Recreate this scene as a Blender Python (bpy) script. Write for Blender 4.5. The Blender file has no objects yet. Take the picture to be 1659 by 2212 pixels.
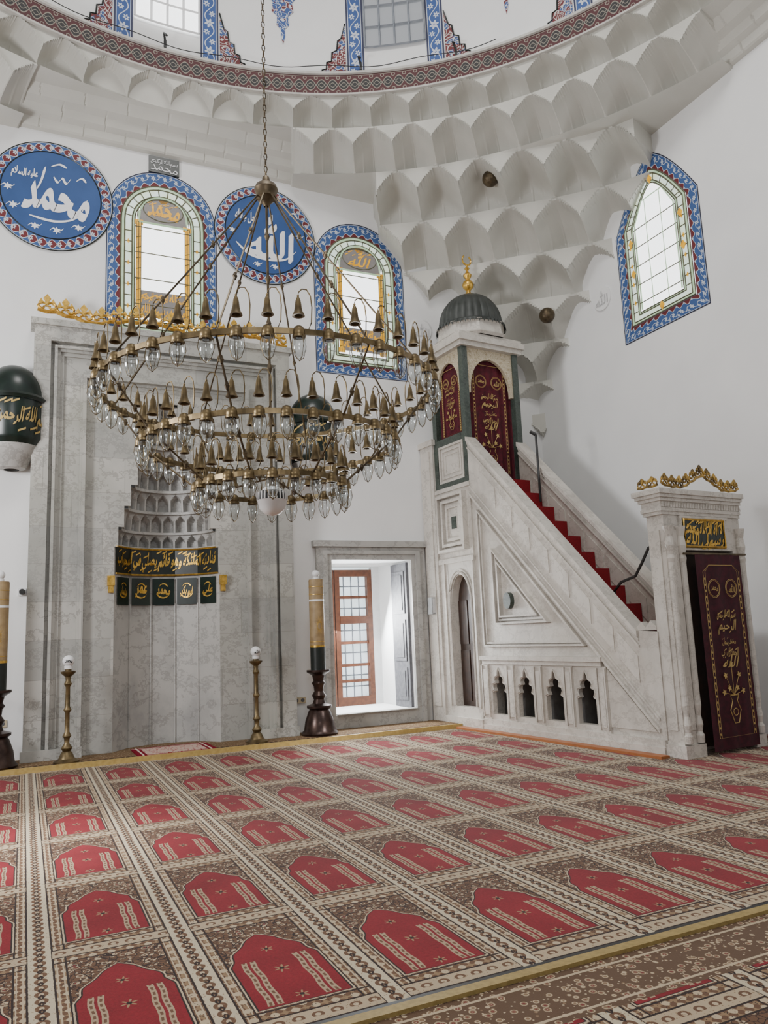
import bpy, math, random
import numpy as np
from mathutils import Vector, Matrix
random.seed(3)
D=11.76; W=8.95; CX,CY=1.86,4.60
pi=math.pi
# ------------------------------------------------------------------ node helper
class S:
    def __init__(s,nt,k): s.nt=nt; s.k=k
    def _m(s,op,*a,rev=False):
        n=s.nt.nodes.new('ShaderNodeMath'); n.operation=op
        args=[s]+list(a)
        if rev: args=args[::-1]
        for i,x in enumerate(args):
            if isinstance(x,S): s.nt.links.new(x.k,n.inputs[i])
            else: n.inputs[i].default_value=float(x)
        return S(s.nt,n.outputs[0])
    def __add__(s,o): return s._m('ADD',o)
    __radd__=__add__
    def __sub__(s,o): return s._m('SUBTRACT',o)
    def __rsub__(s,o): return s._m('SUBTRACT',o,rev=True)
    def __mul__(s,o): return s._m('MULTIPLY',o)
    __rmul__=__mul__
    def __truediv__(s,o): return s._m('DIVIDE',o)
    def abs(s): return s._m('ABSOLUTE')
    def fr(s): return s._m('FRACT')
    def fl(s): return s._m('FLOOR')
    def sin(s): return s._m('SINE')
    def cos(s): return s._m('COSINE')
    def sqrt(s): return s._m('SQRT')
    def pw(s,o): return s._m('POWER',o)
    def mn(s,o): return s._m('MINIMUM',o)
    def mx(s,o): return s._m('MAXIMUM',o)
    def lt(s,o): return s._m('LESS_THAN',o)
    def gt(s,o): return s._m('GREATER_THAN',o)
def mixc(nt,f,a,b):
    n=nt.nodes.new('ShaderNodeMix'); n.data_type='RGBA'
    if isinstance(f,S): nt.links.new(f.k,n.inputs[0])
    else: n.inputs[0].default_value=f
    for i,x in ((6,a),(7,b)):
        if isinstance(x,tuple): n.inputs[i].default_value=(x[0],x[1],x[2],1)
        else: nt.links.new(x,n.inputs[i])
    return n.outputs[2]
def newmat(name,rough=.6,metal=0.0,spec=.5):
    m=bpy.data.materials.new(name); m.use_nodes=True
    nt=m.node_tree; b=nt.nodes['Principled BSDF']
    b.inputs['Roughness'].default_value=rough; b.inputs['Metallic'].default_value=metal
    b.inputs['Specular IOR Level'].default_value=spec
    return m,nt,b
def coords(nt,kind='Object'):
    t=nt.nodes.new('ShaderNodeTexCoord'); s=nt.nodes.new('ShaderNodeSeparateXYZ')
    nt.links.new(t.outputs[kind],s.inputs[0])
    return t.outputs[kind],S(nt,s.outputs[0]),S(nt,s.outputs[1]),S(nt,s.outputs[2])
def noise(nt,vec,scale,detail=3,rough=.5,mapscale=None,rot=None):
    if mapscale:
        mp=nt.nodes.new('ShaderNodeMapping'); mp.inputs['Scale'].default_value=mapscale
        if rot: mp.inputs['Rotation'].default_value=rot
        nt.links.new(vec,mp.inputs[0]); vec=mp.outputs[0]
    n=nt.nodes.new('ShaderNodeTexNoise'); n.inputs['Scale'].default_value=scale
    n.inputs['Detail'].default_value=detail; n.inputs['Roughness'].default_value=rough
    nt.links.new(vec,n.inputs['Vector']); return S(nt,n.outputs['Fac'])
def voro(nt,vec,scale,feature='F1',out='Distance'):
    n=nt.nodes.new('ShaderNodeTexVoronoi'); n.feature=feature; n.inputs['Scale'].default_value=scale
    nt.links.new(vec,n.inputs['Vector']); return n.outputs[out]
def bump(nt,b,h,strength=.2,dist=.01):
    n=nt.nodes.new('ShaderNodeBump'); n.inputs['Strength'].default_value=strength; n.inputs['Distance'].default_value=dist
    nt.links.new(h.k if isinstance(h,S) else h,n.inputs['Height']); nt.links.new(n.outputs[0],b.inputs['Normal'])
def ramp(nt,f,stops):
    n=nt.nodes.new('ShaderNodeValToRGB'); e=n.color_ramp.elements
    while len(e)<len(stops): e.new(.5)
    for i,(p,c) in enumerate(stops): e[i].position=p; e[i].color=(c[0],c[1],c[2],1)
    nt.links.new(f.k if isinstance(f,S) else f,n.inputs[0]); return n.outputs[0]
def simple(name,c1,c2=None,rough=.6,metal=0,scale=8,spec=.5,bmp=0):
    m,nt,b=newmat(name,rough,metal,spec)
    v,_,_,_=coords(nt); f=noise(nt,v,scale)
    c2=c2 or tuple(x*.8 for x in c1)
    nt.links.new(ramp(nt,f,[(.35,c2),(.65,c1)]),b.inputs['Base Color'])
    if bmp: bump(nt,b,f,bmp)
    return m
def emis(name,c,st,c2=None,scale=1.5,samp=False):
    m,nt,b=newmat(name,.4)
    v,_,_,_=coords(nt); f=noise(nt,v,scale)
    r=ramp(nt,f,[(.3,c2 or tuple(x*.93 for x in c)),(.7,c)])
    nt.links.new(r,b.inputs['Emission Color']); b.inputs['Emission Strength'].default_value=st
    b.inputs['Base Color'].default_value=(c[0]*.4,c[1]*.4,c[2]*.4,1)
    if not samp:
        try: m.cycles.emission_sampling='NONE'
        except Exception: pass
    return m
# ------------------------------------------------------------------ materials
m_wall=simple('plaster_white',(.84,.84,.83),(.80,.80,.795),.85,scale=1.2,bmp=.03)
def marble(name,light,dark,vein,vs=1.2,block=None,rough=.45,vf_=.3,stain=None,diag=False):
    m,nt,b=newmat(name,rough)
    v,x,y,z=coords(nt)
    n1=noise(nt,v,vs,6,.65,(1,1,.8)); n2=noise(nt,v,vs*2.6,5,.7,(1.0,1.0,1.2),(0,.7,.3) if diag else None)
    c=ramp(nt,n1,[(.32,dark),(.5,light),(.72,tuple(min(1,k*1.12) for k in light))])
    ve=(n2-.5).abs(); vf=(ve.lt(.022))*vf_
    c=mixc(nt,vf,c,vein)
    if diag:
        n5=noise(nt,v,.8,5,.7,(2.2,2.2,.5),(0,.8,.2)); c=mixc(nt,(((n5-.48).mx(0))*3.0).mn(.5),c,dark)
    if stain:
        n4=noise(nt,v,.55,4,.6,(1,1,.8)); c=mixc(nt,((n4-.50).mx(0)*3.4).mn(.65),c,stain)
    if block:
        bw,bh=block
        zz=z/bh; row=zz.fl(); xx=(x+y*.3)/bw+row*.37
        n3=nt.nodes.new('ShaderNodeTexWhiteNoise'); n3.noise_dimensions='2D'
        cb=nt.nodes.new('ShaderNodeCombineXYZ'); nt.links.new(row.k,cb.inputs[0]); nt.links.new(xx.fl().k,cb.inputs[1]); nt.links.new(cb.outputs[0],n3.inputs['Vector'])
        t=S(nt,n3.outputs['Value'])
        c=mixc(nt,t*.65,c,dark)
        line=(zz.fr().lt(.012)).mx(xx.fr().lt(.006))
        c=mixc(nt,line*.5,c,vein)
    nt.links.new(c,b.inputs['Base Color']); bump(nt,b,n2,.04)
    return m
m_marble=marble('marble_grey',(.47,.455,.415),(.26,.262,.245),(.16,.15,.13),1.0,(1.15,.52),stain=(.27,.27,.21),vf_=.45)
m_marble_plain=marble('marble_grey_plain',(.42,.41,.385),(.27,.27,.262),(.17,.165,.15),.8,vf_=.35)
m_marblew=marble('marble_white',(.60,.565,.51),(.43,.40,.36),(.28,.25,.215),1.1,stain=(.40,.36,.305),vf_=.35,diag=True)
m_green=marble('marble_dark_green',(.040,.055,.045),(.010,.016,.013),(.13,.15,.13),4)
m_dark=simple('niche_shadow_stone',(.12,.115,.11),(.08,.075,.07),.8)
m_gold=simple('gold_leaf',(.80,.51,.12),(.50,.30,.05),.34,.8,20)
m_goldc=simple('gilt_crest',(.55,.35,.08),(.10,.065,.025),.42,.6,14)
m_goldp=simple('gold_paint',(.52,.37,.13),(.42,.29,.09),.5,.2,20)
m_brass=simple('aged_brass',(.22,.16,.078),(.105,.076,.037),.42,.75,9)
m_brassd=simple('dark_brass',(.14,.105,.060),(.065,.048,.03),.48,.75,9)
m_copper=simple('dark_copper',(.065,.040,.032),(.030,.018,.015),.3,.7,9)
m_black=simple('black_iron',(.02,.02,.02),(.01,.01,.01),.5)
m_blackp=simple('black_painted_panel',(.012,.016,.014),(.006,.010,.008),.35)
m_greenp=simple('dark_green_enamel',(.006,.017,.012),(.003,.009,.007),.3)
m_wood=simple('brown_wood',(.13,.043,.018),(.08,.026,.011),.5,scale=14)
m_woodd=simple('dark_wood',(.045,.022,.013),(.028,.014,.009),.5,scale=14)
m_shut=simple('grey_wood',(.13,.13,.14),(.085,.085,.095),.6,scale=14)
m_orange=simple('orange_wood',(.36,.12,.035),(.28,.09,.025),.5,scale=10)
m_tan=simple('candle_wax_gold',(.34,.24,.12),(.25,.17,.08),.55,scale=10)
m_white=simple('white_paint',(.8,.8,.8),(.74,.74,.74),.4)
m_whitel=simple('white_lettering',(.85,.86,.88),(.8,.8,.82),.6)
m_bluef=simple('blue_paint',(.026,.080,.25),(.019,.066,.21),.6,scale=3)
m_redc=simple('red_stair_carpet',(.26,.004,.011),(.17,.003,.008),.95,scale=60)
m_maroon=simple('maroon_velvet',(.095,.002,.012),(.048,.001,.007),.85,scale=18)
m_lead=simple('lead_dome',(.060,.066,.062),(.035,.04,.037),.5,.2,6)
m_paneg=emis('window_daylight',(1,1,1),3.0,(.93,.97,1),samp=True)
m_paneg2=emis('window_pale_green_glass',(.40,.60,.34),.85,(.60,.76,.56),9)
m_panet=emis('window_tinted_glass',(.76,.90,.88),1.15,(.72,.82,.50),5)
m_amber=emis('amber_glass',(.88,.47,.02),.90,(.55,.24,.01),14)
m_olive=simple('leading_olive',(.14,.135,.08),(.09,.09,.055),.5)
m_tymp=emis('tympanum_glass',(.36,.33,.31),.35,(.25,.235,.23),20)
m_panedim=emis('dim_glass',(.42,.44,.47),.45)
m_iron=simple('window_iron',(.25,.27,.30),(.18,.2,.23),.5)
m_relief=simple('relief_grey',(.6,.6,.6),(.55,.55,.55),.8)
m_cream=simple('cream_plastic',(.6,.5,.33))
def glassmat():
    m=bpy.data.materials.new('lamp_glass'); m.use_nodes=True; nt=m.node_tree; nt.nodes.clear()
    o=nt.nodes.new('ShaderNodeOutputMaterial'); mx=nt.nodes.new('ShaderNodeMixShader'); t=nt.nodes.new('ShaderNodeBsdfTransparent'); g=nt.nodes.new('ShaderNodeBsdfGlossy')
    lw=nt.nodes.new('ShaderNodeLayerWeight'); lw.inputs[0].default_value=.35
    g.inputs['Roughness'].default_value=.08; g.inputs['Color'].default_value=(.9,.93,.95,1); t.inputs['Color'].default_value=(.90,.92,.92,1)
    n=nt.nodes.new('ShaderNodeMath'); n.operation='MULTIPLY_ADD'; n.inputs[1].default_value=.55; n.inputs[2].default_value=.06
    nt.links.new(lw.outputs['Facing'],n.inputs[0]); nt.links.new(n.outputs[0],mx.inputs[0]); nt.links.new(t.outputs[0],mx.inputs[1]); nt.links.new(g.outputs[0],mx.inputs[2]); nt.links.new(mx.outputs[0],o.inputs[0])
    return m
m_glass=glassmat()
m_muq=simple('muqarnas_plaster',(.60,.59,.54),(.54,.53,.48),.85,scale=1.3,bmp=.05)
def flower(nt,c,u,v,per,off,vc,wid,rad,col,pet=6,hole=.25):
    du=((u/per+off).fr()-.5)*per; dv=(v-vc)*wid
    r=(du*du+dv*dv).sqrt()
    n=nt.nodes.new('ShaderNodeMath'); n.operation='ARCTAN2'; nt.links.new(dv.k,n.inputs[0]); nt.links.new(du.k,n.inputs[1])
    rr=(S(nt,n.outputs[0])*pet).sin()*(rad*.28)+rad*.85
    return mixc(nt,r.lt(rr)*(r.gt(rad*hole)),c,col)
def mk_border(name,per=.20,wid=.22):
    m,nt,b=newmat(name,.65)
    vec,u,v,_=coords(nt,'UV')
    ph=u*(2*pi/per); vb=ph.sin()*.10+.24
    blue=(.040,.095,.26); red=(.13,.014,.018); wh=(.54,.58,.64)
    c=mixc(nt,v.lt(vb),blue,red)
    c=mixc(nt,(v-vb).abs().lt(.022),c,wh)
    vb2=ph.cos()*.13+.62; c=mixc(nt,(v-vb2).abs().lt(.022),c,wh)
    c=flower(nt,c,u,v,per,.25,.60,wid,.036,wh); c=flower(nt,c,u,v,per,.75,.14,wid,.018,wh); c=flower(nt,c,u,v,per,.75,.76,wid,.024,wh)
    c=mixc(nt,v.lt(.05),c,(.05,.02,.04)); c=mixc(nt,v.gt(.94),c,(.01,.01,.03)); c=mixc(nt,(v-.91).abs().lt(.016),c,wh)
    nt.links.new(c,b.inputs['Base Color']); return m
m_border=mk_border('painted_floral_border')
def mk_medb():
    m,nt,b=newmat('painted_medallion_border',.65)
    vec,u,v,_=coords(nt,'UV'); per=.30; ph=u*(2*pi/per)
    blue=(.040,.095,.26); red=(.14,.018,.022); wh=(.56,.60,.66)
    lens=(ph.sin()).abs()*.34
    ins=(v-.5).abs().lt(lens)
    c=mixc(nt,ins,blue,red); c=mixc(nt,((v-.5).abs()-lens).abs().lt(.035),c,wh)
    c=flower(nt,c,u,v,per/2,.25,.5,.17,.035,wh)
    c=mixc(nt,(v-.5).abs().gt(.45),c,(.02,.03,.07)); c=mixc(nt,((v-.5).abs()-.43).abs().lt(.02),c,wh)
    nt.links.new(c,b.inputs['Base Color']); return m
m_border_med=mk_medb()
def mk_redband():
    m,nt,b=newmat('painted_red_knot_band',.6)
    vec,u,v,_=coords(nt,'UV')
    P=.36; ph=u*(2*pi/P)
    red=(.060,.004,.007); wh=(.25,.22,.175); bl=(.010,.009,.010)
    w1=ph.sin()*.27+.5; w2=.5-ph.sin()*.27
    inside=(v.lt(w1)*v.gt(w2)).mx(v.gt(w1)*v.lt(w2))
    c=mixc(nt,inside,red,bl)
    for w in (w1,w2): c=mixc(nt,(v-w).abs().lt(.028),c,wh)
    w3=(ph*2+1.57).sin()*.11
    c=mixc(nt,((v-.5).abs()-w3.abs()).abs().lt(.018)*inside,c,wh)
    for off in (.0,.5):
        du=((u/P+off).fr()-.5)*P; 
        for vc in (.14,.86):
            dv=(v-vc)*.35; r=(du*du+dv*dv).sqrt(); c=mixc(nt,(r-.026).abs().lt(.006),c,wh)
    c=mixc(nt,((v-.5).abs()).gt(.46),c,(.05,.006,.008)); c=mixc(nt,((v-.5).abs()-.44).abs().lt(.010),c,wh)
    nt.links.new(c,b.inputs['Base Color']); return m
m_redband=mk_redband()
def mk_blueband():
    m,nt,b=newmat('painted_blue_iris_band',.6)
    vec,u,v,_=coords(nt,'UV')
    per=.5; c=mixc(nt,0.0,(.033,.085,.27),(.033,.085,.27)); wh=(.56,.60,.68)
    vb=(u*(2*pi/per)).sin()*.25+.5; c=mixc(nt,(v-vb).abs().lt(.03),c,wh)
    c=flower(nt,c,u,v,per,0,.5,.30,.075,wh); c=flower(nt,c,u,v,per,.33,.35,.30,.05,wh); c=flower(nt,c,u,v,per,.66,.65,.30,.05,wh)
    c=mixc(nt,((v-.5).abs()).gt(.40),c,(.02,.025,.07)); c=mixc(nt,((v-.5).abs()-.38).abs().lt(.02),c,wh)
    nt.links.new(c,b.inputs['Base Color']); return m
m_blueband=mk_blueband()
def mk_arab(name,c0,c1,c2,scale):
    m,nt,b=newmat(name,.6)
    vec,u,v,w=coords(nt)
    n=noise(nt,vec,scale*.8,1,.3); l=((n*9).fr()-.5).abs()
    n2=noise(nt,vec,scale*1.3,1,.3); l2=((n2*6).fr()-.5).abs()
    c=mixc(nt,n2.gt(.55),c0,c2); c=mixc(nt,l.lt(.10),c,c1); c=mixc(nt,l2.lt(.07),c,c1)
    nt.links.new(c,b.inputs['Base Color']); return m
m_arabred=mk_arab('arabesque_red',(.13,.012,.015),(.6,.58,.55),(.035,.08,.24),7)
m_arabblue=mk_arab('arabesque_blue',(.033,.085,.27),(.6,.62,.66),(.14,.015,.02),7)
m_arabgold=mk_arab('carved_cream_gold',(.46,.39,.27),(.60,.53,.41),(.36,.29,.18),14)
# ------------------------------------------------------------------ carpet
def mk_carpet():
    m,nt,b=newmat('prayer_carpet',.95,spec=.08)
    vec,x,y,z=coords(nt)
    PX,PY=.69,1.26
    cream=(.42,.335,.225); brown=(.11,.056,.031); dark=(.016,.009,.009); tan=(.22,.142,.078)
    near=y.lt(3.10)
    yy=y-3.27+near*(.74)
    nz=noise(nt,vec,30,2)
    dx=(((x-.46)/PX+.5).fr()-.5)*PX; dy=(yy/PY).fr()*PY
    ax=dx.abs()+ (nz-.5)*.006
    v1=S(nt,voro(nt,vec,36)); v2=S(nt,voro(nt,vec,62)); ve=S(nt,voro(nt,vec,30,'DISTANCE_TO_EDGE')); v4=S(nt,voro(nt,vec,17))
    c=mixc(nt,v1.lt(.32),brown,cream); c=mixc(nt,ve.lt(.055),c,dark); c=mixc(nt,v2.lt(.20),c,dark); c=mixc(nt,(v4-.28).abs().lt(.030),c,cream); c=mixc(nt,v4.lt(.12),c,(.15,.018,.022))
    bx=ax.gt(.228); byy=(dy.lt(.14)).mx(dy.gt(PY-.11)); bord=bx.mx(byy)
    lat=((x*70).sin()*(y*70).sin()).abs(); lat2=((x*35+y*35).sin()*(x*35-y*35).sin()).abs()
    cb=mixc(nt,lat.gt(.35),tan,brown); cb=mixc(nt,lat2.gt(.58),cb,cream); cb=mixc(nt,v2.lt(.19),cb,dark)
    c=mixc(nt,bord,c,cb)
    g=ax.gt(.286)
    ov=((y/.075).fr()-.5).abs(); ovx=(ax-.345).abs()
    wig=(y*84).sin()*.010
    cg=mixc(nt,((ov*.075)*(ov*.075)+ovx*ovx*1.2).sqrt().lt(.033),(.45,.385,.275),brown)
    cg=mixc(nt,((ov*.075)*(ov*.075)+ovx*ovx*2.0).sqrt().lt(.016),cg,cream)
    cg=mixc(nt,(ax-.345+wig).abs().lt(.006),cg,dark)
    cg=mixc(nt,v2.lt(.2),cg,tan)
    c=mixc(nt,g,c,cg)
    for px_,w_,col in ((.286,.005,dark),(.228,.005,dark),(.271,.004,cream),(.242,.003,cream)): c=mixc(nt,(ax-px_).abs().lt(w_),c,col)
    g2=dy.lt(.07)+dy.gt(PY-.04)
    oc=((x/.085).fr()-.5).abs()*.085; oy=(dy-.015).abs()
    cg2=mixc(nt,(oc*oc+oy*oy*1.2).sqrt().lt(.028),(.38,.30,.20),brown); cg2=mixc(nt,(oc*oc+oy*oy).sqrt().lt(.013),cg2,cream); cg2=mixc(nt,v2.lt(.2),cg2,tan)
    c=mixc(nt,g2*ax.lt(.286),c,cg2)
    for py_ in (.07,.14,PY-.04,PY-.11): c=mixc(nt,(dy-py_).abs().lt(.006)*ax.lt(.286),c,dark)
    t=dy-.165
    u=((t-.46)/.38).mx(0).mn(1)
    w=(1-u.pw(1.8))*.210+((u*15).cos()-1)*.010*(1-u*.4)
    w=w*(u.lt(.999))-(u.gt(.998))
    fld=ax.lt(w)*t.gt(0)
    fldo=ax.lt(w+.016)*t.gt(-.012)
    c=mixc(nt,fldo,c,cream)
    fo2=ax.lt(w+.008)*t.gt(-.005); c=mixc(nt,fo2,c,dark)
    rn=noise(nt,vec,60,2); rn2=noise(nt,vec,2.5,2)
    cr=ramp(nt,rn*.5+rn2*.5,[(.3,(.120,.003,.009)),(.7,(.225,.009,.019))])
    c=mixc(nt,fld,c,cr)
    wv=(dy*30).sin()*.0030
    for c0 in (.108,.150):
        s_=(ax+wv-c0).abs().lt(.014)*t.gt(.015)*t.lt(.50); c=mixc(nt,s_*fld,c,(.33,.24,.155))
        s_=(ax+wv-c0).abs().lt(.006)*t.gt(.015)*t.lt(.50)*(((y*120).sin()).gt(-.3)); c=mixc(nt,s_*fld,c,brown)
    for fy,rad in ((.06,.036),(.36,.042),(.62,.036)):
        ddy=t-fy; r=(dx*dx+ddy*ddy*.8).sqrt()
        n=nt.nodes.new('ShaderNodeMath'); n.operation='ARCTAN2'; nt.links.new(ddy.k,n.inputs[0]); nt.links.new(dx.k,n.inputs[1])
        rr=(S(nt,n.outputs[0])*6).sin()*(rad*.5)+rad*.42
        c=mixc(nt,r.lt(rr)*fld,c,(.27,.185,.10)); c=mixc(nt,r.lt(rad*.3)*fld,c,dark)
    st=(y.lt(3.10))*(y.gt(2.72))
    v5=S(nt,voro(nt,vec,23))
    cs=mixc(nt,v5.lt(.42),(.09,.052,.03),(.19,.12,.068)); cs=mixc(nt,(v5-.34).abs().lt(.04),cs,cream); cs=mixc(nt,v5.lt(.18),cs,(.14,.025,.024)); cs=mixc(nt,v5.lt(.08),cs,cream)
    cs=mixc(nt,(v1.lt(.18))*(v5.gt(.42)),cs,cream)
    for q in (3.05,2.77): cs=mixc(nt,(y-q).abs().lt(.008),cs,cream)
    c=mixc(nt,st,c,cs)
    wf=noise(nt,vec,220,1); c=mixc(nt,(wf-.40)*.35,c,tan)
    nt.links.new(c,b.inputs['Base Color']); bump(nt,b,wf,.25,.004)
    b.inputs['Sheen Weight'].default_value=.08
    return m
m_carpet=mk_carpet()
def mk_runner():
    m,nt,b=newmat('beige_border_carpet',.95,spec=.1)
    vec,x,y,z=coords(nt)
    v1=S(nt,voro(nt,vec,32)); s=((y*70).sin()).gt(.1)
    c=mixc(nt,v1.lt(.3),(.17,.11,.06),(.36,.28,.18)); c=mixc(nt,s*.5,c,(.09,.05,.03))
    edge=y.lt(11.05); c=mixc(nt,edge*(((x*45).sin()*(y*45).sin()).abs().gt(.3)),c,(.03,.02,.015))
    nt.links.new(c,b.inputs['Base Color']); return m
m_runner=mk_runner()
def mk_rug():
    m,nt,b=newmat('small_rug_pattern',.95,spec=.1)
    vec,x,y,z=coords(nt)
    ax=x.abs(); ay=y.abs(); v1=S(nt,voro(nt,vec,22))
    c=mixc(nt,v1.lt(.3),(.50,.36,.30),(.28,.02,.03))
    e=(ax.gt(.40)).mx(ay.gt(.30)); c=mixc(nt,e,c,(.17,.006,.018))
    e2=((ax-.45).abs().lt(.012)).mx((ay-.35).abs().lt(.012)); c=mixc(nt,e2,c,(.6,.5,.42))
    nt.links.new(c,b.inputs['Base Color']); return m
m_rug=mk_rug()
# ------------------------------------------------------------------ mesh helpers
COL=bpy.context.scene.collection
class MB:
    def __init__(s): s.v=[];s.f=[];s.uv={}
    def add(s,vs,fs,uv=None):
        o=len(s.v); s.v+= [tuple(p) for p in vs]; s.f+=[tuple(i+o for i in f) for f in fs]
        if uv:
            for i,q in enumerate(uv): s.uv[o+i]=q
        return s
    def box(s,x0,x1,y0,y1,z0,z1):
        return s.add([(x,y,z) for z in (z0,z1) for y in (y0,y1) for x in (x0,x1)],
            [(0,2,3,1),(4,5,7,6),(0,1,5,4),(2,6,7,3),(0,4,6,2),(1,3,7,5)])
    def prism(s,poly,y0,y1,plane='xz'):
        n=len(poly)
        def P(p,y): return (p[0],y,p[1]) if plane=='xz' else ((y,p[0],p[1]) if plane=='yz' else (p[0],p[1],y))
        vs=[P(p,y0) for p in poly]+[P(p,y1) for p in poly]
        fs=[tuple(range(n)),tuple(range(2*n-1,n-1,-1))]+[(i,i+n,(i+1)%n+n,(i+1)%n) for i in range(n)]
        return s.add(vs,fs)
    def lathe(s,prof,c=(0,0,0),seg=24,a0=0,a1=2*pi,rib=None):
        full=abs(a1-a0-2*pi)<1e-6; ns=seg if full else seg+1
        vs=[]
        for j,(r,z) in enumerate(prof):
            for i in range(ns):
                a=a0+(a1-a0)*i/seg; rr=r*(rib(a,j) if rib else 1)
                vs.append((c[0]+rr*math.cos(a),c[1]+rr*math.sin(a),c[2]+z))
        fs=[]
        for j in range(len(prof)-1):
            for i in range(seg):
                i2=(i+1)%ns
                fs.append((j*ns+i,j*ns+i2,(j+1)*ns+i2,(j+1)*ns+i))
        return s.add(vs,fs)
    def tube(s,path,r,seg=6,closed=False):
        P=[Vector(p) for p in path]; n=len(P); vs=[];up=Vector((0,0,1))
        for i,p in enumerate(P):
            if closed: t=(P[(i+1)%n]-P[i-1])
            else: t=P[min(i+1,n-1)]-P[max(i-1,0)]
            t.normalize(); a=up if abs(t.z)<.95 else Vector((1,0,0))
            e1=t.cross(a).normalized(); e2=t.cross(e1).normalized()
            for k in range(seg):
                an=2*pi*k/seg; vs.append(p+(e1*math.cos(an)+e2*math.sin(an))*r)
        fs=[]
        for i in range(n if closed else n-1):
            i2=(i+1)%n
            for k in range(seg):
                k2=(k+1)%seg; fs.append((i*seg+k,i*seg+k2,i2*seg+k2,i2*seg+k))
        if not closed: fs+= [tuple(range(seg))[::-1],tuple((n-1)*seg+k for k in range(seg))]
        return s.add(vs,fs)
    def strip(s,A,B):
        n=len(A); us=[0]
        for i in range(1,n): us.append(us[-1]+(Vector(B[i])-Vector(B[i-1])).length)
        vs=list(A)+list(B); uv=[(q,0) for q in us]+[(q,1) for q in us]
        return s.add(vs,[(i,i+1,n+i+1,n+i) for i in range(n-1)],uv)
    def xf(s,M): s.v=[tuple(M@Vector(p)) for p in s.v]; return s
    def obj(s,name,mat,parent=None,smooth=False,label=None,loc=None,ang=40):
        me=bpy.data.meshes.new(name); me.from_pydata(s.v,[],s.f)
        if s.uv:
            l=me.uv_layers.new(name='UVMap')
            for lp in me.loops: l.data[lp.index].uv=s.uv.get(lp.vertex_index,(0,0))
        me.materials.append(mat)
        import bmesh
        bm=bmesh.new(); bm.from_mesh(me); bmesh.ops.recalc_face_normals(bm,faces=bm.faces); bm.to_mesh(me); bm.free()
        if smooth:
            me.shade_smooth() if hasattr(me,'shade_smooth') else None
            try: me.set_sharp_from_angle(angle=math.radians(ang))
            except Exception: pass
        o=bpy.data.objects.new(name,me); COL.objects.link(o)
        if parent: o.parent=parent
        if loc: o.location=loc
        if label: o['label']=label
        return o
def top(name,label,cat,loc=(0,0,0),rz=0,group=None):
    e=bpy.data.objects.new(name,None); e.empty_display_size=.2; COL.objects.link(e)
    e.location=loc; e.rotation_euler=(0,0,rz); e['label']=label; e['category']=cat
    if group: e['group']=group
    return e
def struct(o): o['kind']='structure'; return o
def copy_tree(src,loc,rz=None):
    o=src.copy(); COL.objects.link(o); o.location=loc
    if rz is not None: o.rotation_euler=(0,0,rz)
    def rec(a,b):
        for ch in a.children:
            c=ch.copy(); COL.objects.link(c); c.parent=b; c.matrix_parent_inverse=ch.matrix_parent_inverse.copy(); rec(ch,c)
    rec(src,o); return o
FORMS={'ا':(0xFE8D,2),'ب':(0xFE8F,4),'ت':(0xFE95,4),'ج':(0xFE9D,4),'ح':(0xFEA1,4),'د':(0xFEA9,2),'ر':(0xFEAD,2),'س':(0xFEB1,4),'ش':(0xFEB5,4),'ص':(0xFEB9,4),'ع':(0xFEC9,4),'ف':(0xFED1,4),'ق':(0xFED5,4),'ك':(0xFED9,4),'ل':(0xFEDD,4),'م':(0xFEE1,4),'ن':(0xFEE5,4),'ه':(0xFEE9,4),'و':(0xFEED,2),'ي':(0xFEF1,4),'ة':(0xFE93,2),'ئ':(0xFE89,4),'ث':(0xFE99,4)}
def shape(t):
    out=[]
    for w in t.split(' '):
        r=[]; prev=False; i=0
        while i<len(w):
            ch=w[i]
            if ch=='ل' and i+1<len(w) and w[i+1]=='ا':
                r.append(chr(0xFEFC if prev else 0xFEFB)); prev=False; i+=2; continue
            base,n=FORMS[ch]; nxt=(i+1<len(w)) and n==4
            k={(False,False):0,(True,False):1,(False,True):2,(True,True):3}[(prev,nxt)]
            r.append(chr(base+k)); prev=(n==4) and nxt; i+=1
        out.append(''.join(r)[::-1])
    return ' '.join(out[::-1])
ALLAH='\ufdf2'
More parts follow.
